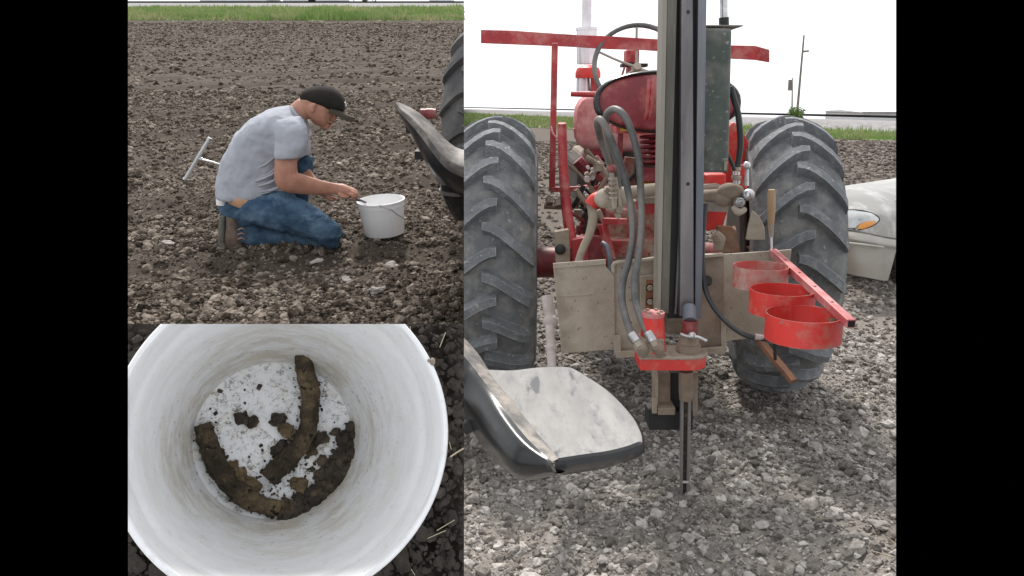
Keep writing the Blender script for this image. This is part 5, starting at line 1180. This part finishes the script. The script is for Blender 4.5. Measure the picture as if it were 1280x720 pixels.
# cap
cp = None
m = MB(); body_loft(m, [((376.5, 116), (377.2, 120), YP, .03), ((377.5, 111.5), (379, 122.5), YP, .066), ((384, 106.5), (388, 125), YP, .087), ((394, 103.8), (400, 129), YP, .093), ((405, 103.2), (411, 133.5), YP, .092), ((416, 106.5), (420, 137), YP, .083), ((425, 112.5), (426.5, 137.5), YP, .064), ((430, 120), (430, 135.5), YP, .038)], n=4, k=26, e=2.3); cp = m.build('cap', M['cap'], man, smooth=True)
rows_ = []
for k in range(9):
    s_ = -1 + 2 * k / 8; yy = YP + s_ * .085; c_ = 1 - s_ * s_
    rows_.append([Q(412 + 1 * c_, 132 + 1.5 * c_, yy), Q(421 + 3 * c_, 134.5 - 0 * c_, yy * 1.0 - s_ * .005), Q(429 + 15 * c_ ** .6, 140.5 + 3.0 * c_ ** .6, yy - s_ * .02)])
top_ = rows_; bot_ = [[p + Vector((-.010, 0, -.030)) for p in r] for r in rows_]
m = MB(); gT = patch(top_, 2); gB = patch(bot_, 2); gridmesh(m, gT); gridmesh(m, gB)
gridmesh(m, [[r[-1] for r in gT], [r[-1] for r in gB]]); gridmesh(m, [gT[0], gB[0]]); gridmesh(m, [gT[-1], gB[-1]]); m.build('brim', M['brim'], cp, smooth=True)
m = MB(); m.sphere(Q(403, 103.2, YP), .008); m.build('cap_button', M['cap'], cp, smooth=True)
m = MB(); m.tube([Q(431.2, 124, YP - .03), Q(432.3, 127, YP - .02), Q(432.0, 129, YP - .02)], .0045, 8, 3); m.build('cap_badge', M['white'], cp, smooth=True)

man.location.z -= .018      # knees pressed a little into the loose soil
# ---- rod and slim probe in his hands, T-handled probe behind him
kn = thing('hand_probe', 'slim steel rod held in the kneeling man\'s hands over the bucket rim', 'probe', Q(455, 252, hy))
m = MB(); m.tube([Q(395, 236.5, hy + .12), Q(420, 242.5, hy + .01), Q(440, 246.5, hy - .005), Q(457, 253, hy + .10)], .0075, 10, 4); m.build('rod', M['steel'], kn, smooth=True)
m = MB(); m.tube([Q(402, 240, hy + .10), Q(428, 247, hy + .0), Q(449, 251, hy + .06)], .006, 8, 4); m.build('slotted_edge', M['post'], kn, smooth=True)
m = MB(); m.tube([Q(433, 239.5, hy - .01), Q(446, 243.5, hy - .012)], .012, 10); m.build('grip', M['blackm'], kn, smooth=True)
pr_ = thing('push_probe', 'aluminium T-handled soil push probe leaning behind the kneeling man\'s back', 'probe', Q(268, 205, 7.0))
a = Q(262, 173, 7.0); b = Q(231.5, 224, 6.95)
m = MB(); m.tube([a, b], .0165, 14); hb_ = m.build('handle', M['alu'], pr_, smooth=True)
for e_, s_ in ((a, 1), (b, -1)):
    m = MB(); d_ = (a - b).normalized() * s_; m.tube([e_ - d_ * .01, e_ + d_ * .006], .0200, 14); m.build('handle_cap', M['zinc'], hb_, smooth=True)
c_ = Q(248.5, 198.5, 6.98); m = MB(); m.tube([c_, Q(277, 206.5, 7.0), Q(325, 224, 7.15)], .0115, 10, 3); m.build('rod', M['zinc'], pr_, smooth=True)
m = MB(); m.tube([c_ + Vector((-.02, 0, .005)), c_ + Vector((.03, 0, -.006))], .018, 10); m.build('socket', M['zinc'], pr_, smooth=True)

# ---- white bucket
c_ = Q(481, 295, 5.32); g0 = float(hgt(np.array(c_.x), np.array(4.92), .16)); zb = Q(481, 297.5, 5.20).z
bk = thing('bucket', 'white plastic bucket standing slightly tilted in front of the kneeling man', 'bucket', (c_.x, 5.32, zb))
tilt = Matrix.Translation((c_.x, 5.32, zb)) @ Matrix.Rotation(R_(-3), 4, 'Y')
def lathe(mb, prof, n=48, Mx=Matrix.Identity(4)):
    rings = [[Mx @ Vector((r * math.cos(2 * math.pi * k / n), r * math.sin(2 * math.pi * k / n), z)) for k in range(n)] for r, z in prof]
    return mb.loft(rings, caps=False)
H_ = .240; rt = .157; rb_ = .132
m = MB(); lathe(m, [(.001, .0), (rb_, 0), (rb_ + .003, .004), (rt - .004, H_ - .045), (rt, H_ - .044), (rt + .001, H_ - .002), (rt - .002, H_), (rt - .006, H_ - .004), (rt - .008, H_ - .03), (rb_ - .003, .006), (.001, .005)], 48, tilt)
m.build('shell', M['white'], bk, smooth=True)
m = MB(); lathe(m, [(rt + .0005, H_ - .003), (rt + .006, H_ - .003), (rt + .006, H_ - .012), (rt + .001, H_ - .014)], 48, tilt); m.build('rim', M['white'], bk, smooth=True)
pts_ = []
for k in range(13):
    a = math.pi * (k / 12); pts_.append(tilt @ Vector((-math.cos(a) * -.150, -.152 * math.sin(a) * .97 - .01, H_ - .03 - .055 * math.sin(a) ** 1.0 + .0)))
m = MB(); m.tube([Q(475, 257, 5.155), Q(488, 262, 5.14), Q(498, 269, 5.17), Q(507, 274, 5.29)], .0034, 6, 5); m.build('wire_handle', M['wire'], bk, smooth=True)
for e_ in ((475.5, 257), ):
    m = MB(); m.sphere(Q(e_[0], e_[1], 5.155), .009, (1.4, .6, 1)); m.build('handle_ear', M['white'], bk, smooth=True)
for i, (px, py, r, sq, lab) in enumerate(((487, 332, .042, (1.2, 1, .8), 'largest pale stone, in front of the white bucket'), (433, 350, .036, (1.2, .9, .8), 'oval pale stone below the man\'s knee'),
      (470, 363, .036, (1.1, 1, .9), 'rounded grey stone nearest the lower edge of the brown field'), (424, 201 + 3, .030, (1.4, 1, .5), 'flat pale stone behind the man\'s raised knee'), (396, 326, .028, (1.6, 1, .5), 'flat white stone just below the man\'s kneeling knee'),
      (211, 304, .035, (1.6, 1, .7), 'long pale clod of stone left of the boot'))):
    stone(QG(px, py, .03), r, i * 1.7 + .4, i, lab, sq)

# ============================================================ LARGE BUCKET seen from above
def wpt(px, py, zc):            # point at depth zc along the optical axis
    f_ = Vector((0, math.cos(R_(PITCH)), -math.sin(R_(PITCH)))); d = ray(px, py); return CAM + d * (zc / d.dot(f_))
KB = .88
C0 = wpt(361, 543, .75); Cb = wpt(343, 549, 1.10 * KB)
ax = (C0 - Cb); HB = ax.length / KB; ax.normalize()
xx = Vector((1, 0, 0)); yy = ax.cross(xx).normalized(); xx = yy.cross(ax).normalized()
M_B = Matrix(((xx.x, yy.x, ax.x, Cb.x), (xx.y, yy.y, ax.y, Cb.y), (xx.z, yy.z, ax.z, Cb.z), (0, 0, 0, 1))) @ Matrix.Scale(KB, 4)
FRAME[0] = M_B; M_Bi = M_B.inverted()
CB = [cut_right_of(580), cut_above(405), cut_left_of(160)]
RB = .108; RT = .1495 / KB
def B(px, py, z=0.0):            # picture point on a plane inside the bucket
    o_ = M_Bi @ CAM; d = (M_Bi.to_3x3() @ ray(px, py)); return o_ + d * ((z - o_.z) / d.z)
# dirty white plastic: smears run round the wall, grime near the floor
def bucket_mat():
    m = bpy.data.materials.new('smeared_white_plastic'); m.use_nodes = True; nt = m.node_tree; N = nt.nodes; L = nt.links
    b = N['Principled BSDF']; b.inputs['Roughness'].default_value = .5; b.inputs['Specular IOR Level'].default_value = .35
    tc = N.new('ShaderNodeTexCoord'); sx = N.new('ShaderNodeSeparateXYZ'); L.new(tc.outputs['Object'], sx.inputs[0])
    def mth(op, a, b2=None, c=None):
        n = N.new('ShaderNodeMath'); n.operation = op
        for i, v in enumerate((a, b2, c)):
            if v is None: continue
            if isinstance(v, (int, float)): n.inputs[i].default_value = v
            else: L.new(v, n.inputs[i])
        return n.outputs[0]
    r = mth('SQRT', mth('ADD', mth('MULTIPLY', sx.outputs[0], sx.outputs[0]), mth('MULTIPLY', sx.outputs[1], sx.outputs[1])))
    an = mth('ARCTAN2', sx.outputs[1], sx.outputs[0])
    cb = N.new('ShaderNodeCombineXYZ'); L.new(mth('MULTIPLY', mth('COSINE', an), 1.0), cb.inputs[0]); L.new(mth('SINE', an), cb.inputs[1]); L.new(mth('MULTIPLY', sx.outputs[2], 22), cb.inputs[2])
    def noise(vec, sc, d=6, rg=.65):
        n = N.new('ShaderNodeTexNoise'); n.inputs['Scale'].default_value = sc; n.inputs['Detail'].default_value = d; n.inputs['Roughness'].default_value = rg; L.new(vec, n.inputs['Vector']); return n.outputs[0]
    def ramp(src, a, b2):
        q = N.new('ShaderNodeMapRange'); q.inputs['From Min'].default_value = a; q.inputs['From Max'].default_value = b2; L.new(src, q.inputs['Value']); return q.outputs[0]
    low = ramp(sx.outputs[2], .17, .0)                     # stronger grime towards the floor
    floorm = ramp(sx.outputs[2], .006, .002)
    smear = mth('MULTIPLY', mth('SUBTRACT', 1.0, mth('MULTIPLY', floorm, .97)), mth('MULTIPLY', ramp(noise(cb.outputs[0], 1.6, 9, .78), .44, .60), mth('MULTIPLY_ADD', low, 1.0, .28)))
    blot = mth('MULTIPLY', ramp(noise(tc.outputs['Object'], 24, 6, .7), .50, .68), mth('MULTIPLY_ADD', low, .6, .14))
    spots = mth('MULTIPLY', ramp(noise(tc.outputs['Object'], 130, 3, .6), .64, .68), mth('MULTIPLY_ADD', low, .55, .15))
    gr = mth('MULTIPLY', mth('MULTIPLY', ramp(noise(tc.outputs['Object'], 85, 7, .85), .50, .60), ramp(noise(tc.outputs['Object'], 13, 5, .7), .38, .56)), floorm)
    def mix(f, c1, c2):
        x = N.new('ShaderNodeMix'); x.data_type = 'RGBA'; L.new(f, x.inputs[0])
        if isinstance(c1, tuple): x.inputs[6].default_value = (*c1, 1)
        else: L.new(c1, x.inputs[6])
        x.inputs[7].default_value = (*c2, 1); return x.outputs[2]
    c = mix(smear, (.72, .725, .735), (.50, .47, .40)); c = mix(blot, c, (.60, .55, .45)); c = mix(floorm, c, (.80, .80, .80)) if False else c
    c = mix(spots, c, (.16, .13, .09)); c = mix(gr, c, (.10, .085, .065)); L.new(c, b.inputs['Base Color'])
    return m
M['bucket'] = bucket_mat()
M['floorw'] = M['bucket']
bb = thing('bucket', 'large open white bucket seen from above with curved soil cores on its smeared floor', 'bucket', (0, 0, 0))
def wob(m, amp): 
    m.v = [v + Vector((v.x, v.y, 0)).normalized() * amp * mnoise.noise(v * 9) for v in m.v]; return m
prof = [(.001, .0), (RB * .5, .0004), (RB - .010, .0006), (RB - .003, .003), (RB, .010)]
for k in range(1, 15):
    t = k / 14; prof.append((RB + (RT - .012 - RB) * t, .010 + (HB * .80 - .010) * t))
prof += [(RT - .0095, HB * .815), (RT - .0085, HB * .84), (RT - .004, HB * .97), (RT - .002, HB * .995)]
m = MB(); lathe(m, prof, 160); wob(m, .0012); m.build('inner_wall', M['bucket'], bb, smooth=True, clip=CB)
M['rimw'] = mat('white_bucket_rim', (.80, .81, .83), (.70, .70, .70), .35, scale=20, bump=.02, dust=(.5, .45, .38), dustamt=.18, dscale=14)
m = MB(); lathe(m, [(RT - .002, HB * .995), (RT - .0005, HB + .0022), (RT + .0035, HB + .0022), (RT + .0055, HB - .001), (RT + .0055, HB - .012), (RT + .002, HB - .014)], 160); m.build('rim', M['rimw'], bb, smooth=True, clip=CB)
m = MB(); lathe(m, [(RT + .002, HB - .012), (RT - .006, HB * .8), (RB + .003, .0), (RB + .001, -.004), (.001, -.004)], 120); m.build('outer_wall', M['rimw'], bb, smooth=True, clip=CB)
# the little broken ear on the rim
e_ = B(540.5, 452, HB + .002); m = MB(); m.sphere(e_, .0035, (1, 1.3, .8)); m.sphere(e_ + Vector((-.004, .001, 0)), .0022); m.build('rim_nick', M['tan_d'], bb, smooth=True)

# moist dark soil round the bucket
def bgrid():
    NX, NY = 260, 200; V = []
    c = [B(120, 370, -.02), B(620, 370, -.02), B(620, 760, -.02), B(120, 760, -.02)]
    x0 = min(p.x for p in c); x1 = max(p.x for p in c); y0 = min(p.y for p in c); y1 = max(p.y for p in c)
    xs = np.linspace(x0, x1, NX); ys = np.linspace(y0, y1, NY); X, Y = np.meshgrid(xs, ys, indexing='ij')
    Z = -.03 + .020 * vnoise(X * 22, Y * 22) + .014 * vnoise(X * 55, Y * 55) + .007 * vnoise(X * 120, Y * 120) + .022 * vnoise(X * 8, Y * 8)
    Vv = np.stack([X, Y, Z], -1).reshape(-1, 3); idx = np.arange(NX * NY).reshape(NX, NY)
    Fc = np.stack([idx[:-1, :-1], idx[1:, :-1], idx[1:, 1:], idx[:-1, 1:]], -1).reshape(-1, 4)
    m = MB(); m.v = [Vector(v) for v in Vv.tolist()]; m.f = [tuple(f) for f in Fc.tolist()]
    return m, (x0, x1, y0, y1)
m, ext = bgrid(); o = m.build('moist_ground', M['soil_B'], loc=(0, 0, 0), smooth=True, clip=CB); o['kind'] = 'structure'
base = [clod_mesh('c', 70 + i, 2) for i in range(8)]; bv = [np.array([v.co[:] for v in me.vertices]) for me in base]; bf = [[tuple(p.vertices) for p in me.polygons] for me in base]
def joined_clods(name, plist, mtl, **kw):
    m = MB(); 
    for (x, y, z, s_) in plist:
        k = random.randrange(8); a = random.uniform(0, 6.3); ca, sa = math.cos(a), math.sin(a); q = bv[k] * s_
        q = np.stack([q[:, 0] * ca - q[:, 1] * sa + x, q[:, 0] * sa + q[:, 1] * ca + y, q[:, 2] + z], -1)
        b = len(m.v); m.v += [Vector(v) for v in q.tolist()]; m.f += [tuple(b + i for i in f) for f in bf[k]]
    return m.build(name, mtl, **kw)
pl = []
while len(pl) < 4200:
    x = random.uniform(ext[0], ext[1]); y = random.uniform(ext[2], ext[3]); rr = math.hypot(x, y)
    if rr < RB + .015: continue
    s_ = .0021 * (1 - random.random() * (1 - (.0021 / .013) ** 1.9)) ** (-1 / 1.9)
    pl.append((x, y, -.026 + random.uniform(0, .012), s_))
tag(joined_clods('soil_clods', pl, mat('moist_clod', (.055, .045, .037), (.022, .017, .013), .9, scale=24, bump=.6, bscale=160, dust=(.12, .105, .09), dustamt=.15, dscale=12), loc=(0, 0, 0), clip=CB), 'small moist dark clods packed round the large open bucket', kind='stuff')
m = MB()
for i in range(26):
    x = random.uniform(.13, ext[1]); y = random.uniform(ext[2], ext[3]); a = random.uniform(0, 6.3); l = random.uniform(.008, .03); p = Vector((x, y, -.008))
    m.bar(p, p + Vector((math.cos(a) * l, math.sin(a) * l, random.uniform(-.002, .006))), .0009, .0008)
tag(m.build('root_fibres', straw, clip=CB), 'pale root fibres in the dark soil beside the large bucket', kind='stuff')
m = MB(); m.tube([B(563, 571, .02), B(572, 565, .02), B(583, 558.5, .02)], .0011, 6, 3); tag(m.build('straw', straw, clip=CB), 'single yellow straw sticking out beside the large bucket rim', 'straw')

# soil cores on the floor
def core(name, label, pts, r, flat=.75, n=30, seed=1):
    path = smoothpath([B(px, py, z) for px, py, z in pts], 16); rings = []; k0 = len(pts)
    for i, p in enumerate(path):
        d = (path[min(i + 1, len(path) - 1)] - path[max(i - 1, 0)]).normalized(); u_ = d.cross(Vector((0, 0, 1))).normalized(); w_ = u_.cross(d)
        t = i / (len(path) - 1) * (k0 - 1); j = min(int(t), k0 - 2); q = r[j] * (1 - t + j) + r[j + 1] * (t - j)
        ring = []
        for a in range(n):
            th = 2 * math.pi * a / n; ca, sa = math.cos(th), math.sin(th)
            ca_ = math.copysign(abs(ca) ** .9, ca); sa_ = math.copysign(abs(sa) ** .9, sa)
            v = p + u_ * ca_ * q + w_ * sa_ * q * flat
            nn = mnoise.noise(v * 45 + Vector((seed, 0, 0))) * .22 + mnoise.noise(v * 130) * .17 + mnoise.noise(v * 320) * .12
            ring.append(p + (v - p) * (1 + nn))
        rings.append(ring)
    m = MB(); c0_ = sum(rings[0], Vector()) / n; c1_ = sum(rings[-1], Vector()) / n
    rings = [[c0_ + (p - c0_) * .25 for p in rings[0]], [c0_ + (p - c0_) * .7 for p in rings[0]]] + rings + [[c1_ + (p - c1_) * .7 for p in rings[-1]], [c1_ + (p - c1_) * .25 for p in rings[-1]]]
    m.loft(rings); return tag(m.build(name, M['core'], smooth=False), label, 'soil core', 'soil cores and lumps in the large bucket')
core('soil_core', 'upright curved olive brown soil core leaning on the bucket wall, largest of all', [(378, 443, .032), (382, 466, .026), (388, 495, .018), (387, 522, .0135), (380, 546, .0125), (368, 564, .012), (352, 581, .0115), (334, 599, .011)], [.0115, .0122, .013, .0125, .012, .0135, .0145, .0125], seed=3)
core('soil_core', 'long arched soil core lying along the lower left curve of the bucket floor', [(253, 530, .013), (259, 549, .012), (266, 570, .012), (277, 592, .012), (294, 611, .011), (318, 627, .010), (344, 634, .009), (366, 636, .008)], [.0105, .0128, .0135, .0135, .0130, .0125, .0105, .008], seed=8)
def lump(name, label, px, py, r, sq, rot, seed, mtl=None):
    bm = bmesh.new(); bmesh.ops.create_icosphere(bm, subdivisions=4, radius=1); off_ = Vector((seed * 5.1, seed, 0))
    for v in bm.verts:
        p = v.co.copy(); p = Vector([math.copysign(abs(c) ** .55, c) for c in p]); n = mnoise.noise(p * 1.1 + off_) * .45 + mnoise.noise(p * 2.6 + off_) * .32 + mnoise.noise(p * 7 + off_) * .14 + mnoise.noise(p * 15 + off_) * .07
        v.co = Vector((p.x * sq[0], p.y * sq[1], p.z * sq[2])) * r * (1 + n)
    me = bpy.data.meshes.new(name); bm.to_mesh(me); bm.free(); me.materials.append(mtl or M['core'])
    o = bpy.data.objects.new(name, me); COL.objects.link(o); p = B(px, py, r * sq[2] * .7); o.matrix_world = M_B @ Matrix.Translation(p) @ Matrix.Rotation(rot, 4, 'Z')
    return tag(o, label, 'soil lump', 'soil cores and lumps in the large bucket')
for a in (('dark two-lobed soil lump alone on the white floor, upper left', 302, 523, .0085, (1.0, .9, .7), .3, 1), ('small soil lump touching the isolated two-lobed lump', 315, 528, .0075, (1, .9, .7), .9, 2),
          ('squarish dark soil lump left of the upright core', 348, 525, .0095, (1, .85, .7), -.3, 3), ('ochre soil lump wedged between the square lump and the upright core', 359, 538, .0105, (1.2, .8, .6), -.6, 4),
          ('tan brick-like soil lump lying on the arched core', 299, 596, .0098, (.8, 1.1, .7), -.2, 5), ('second tan soil lump lying on the arched core, nearer the upright core', 314, 606, .0105, (1.2, .8, .7), -.6, 6),
          ('small dark soil lump above the tan pair', 291, 581, .0062, (1.1, .8, .7), .2, 7), ('dark soil lump right of the bend of the upright core', 400, 548, .0092, (1.1, .9, .7), .4, 8),
          ('dark soil lump pressed against the lower part of the upright core, on its left', 350, 562, .0088, (1.2, .9, .7), .6, 9), ('rounded soil lump at the right wall end of the crumb heap', 434, 546, .0088, (1, 1, .7), 0, 10),
          ('pale grey-brown soil lump at the foot of the crumb heap', 374, 606, .0095, (1.1, .9, .7), -.4, 11), ('reddish soil lump on the lower wall edge below the crumb heap', 377, 626, .0090, (1.3, .8, .6), .1, 12),
          ('soil lump right beside the bend of the upright core, lowest there', 388, 560, .0085, (.9, 1.2, .7), .3, 13)):
    lump('soil_lump', *a, mtl=M['core_tan'] if any(w in a[0] for w in ('tan', 'ochre', 'pale', 'reddish')) else M['crumb'] if 'dark' in a[0] else None)
# the crumb heap and loose specks
pl = []
for i in range(235):
    a = R_(random.triangular(-92, 12, -34)); rr = RB - .002 - abs(random.gauss(0, .0125)) * (1.1 if a > R_(-70) else .8); s_ = random.choice((.0018, .0026, .0038, .0052, .0072, .0088))
    pl.append((math.cos(a) * rr, math.sin(a) * rr, s_ * .7 + random.uniform(0, .008) * (rr / RB) ** 4, s_))
for i in range(70):
    p = B(random.gauss(385, 12), random.gauss(575, 22), .0); pl.append((p.x, p.y, .001, random.uniform(.0008, .0022)))
for i in range(60):
    p = B(random.gauss(345, 18), random.gauss(600, 18), .0); pl.append((p.x, p.y, .001, random.uniform(.0006, .0018)))
for path_, w_ in (([(379, 446), (382, 468), (386, 495), (385, 520), (377, 545), (367, 562), (352, 580), (336, 597)], .0125), ([(253, 530), (259, 549), (266, 570), (277, 592), (294, 611), (318, 627), (344, 634), (366, 636)], .0125)):
    sp_ = smoothpath([B(x, y, 0) for x, y in path_], 12)
    for i in range(95):
        j = random.randrange(12 if w_ == .0125 and path_[0][0] == 379 else 1, len(sp_) - 1); d_ = (sp_[j + 1] - sp_[j - 1]).normalized(); sd = random.choice((-1, 1))
        q = sp_[j] + Vector((-d_.y, d_.x, 0)) * sd * (w_ + random.gauss(0, .0028)); sc_ = random.choice((.0007, .001, .0015, .0021)); pl.append((q.x, q.y, sc_ * .6 + random.uniform(0, .006), sc_))
k = 0
while k < 70:
    a = random.uniform(0, 6.3); rr = RB * math.sqrt(random.random()) * .95; pl.append((math.cos(a) * rr, math.sin(a) * rr, .0008, random.uniform(.0003, .0011))); k += 1
for (px, py, s_) in ((324, 484, .0038), (275, 489, .0033), (306, 487.5, .0017), (306, 504, .0018), (270, 517, .0030), (263, 511, .0016), (284, 571, .0024), (326, 557, .0026), (328, 563, .002), (402, 512, .0022), (418, 528, .0015), (363, 460, .0016), (431, 509, .0017), (455, 489 + 0, .0012), (234, 476, .0017), (289, 437, .0012), (357, 575, .003), (329, 590, .003), (432, 530, .0018), (436, 520, .0015)):
    p = B(px, py, .0); pl.append((p.x, p.y, s_ * .5, s_))
pl = [(x, y, z, s_) for x, y, z, s_ in pl if math.hypot(x, y) < RB + .02]
tag(joined_clods('soil_crumbs', pl, M['crumb'], loc=(0, 0, 0)), 'heap of dark crumbled soil and loose specks on the large bucket floor', kind='stuff')
FRAME[0] = Matrix.Identity(4)
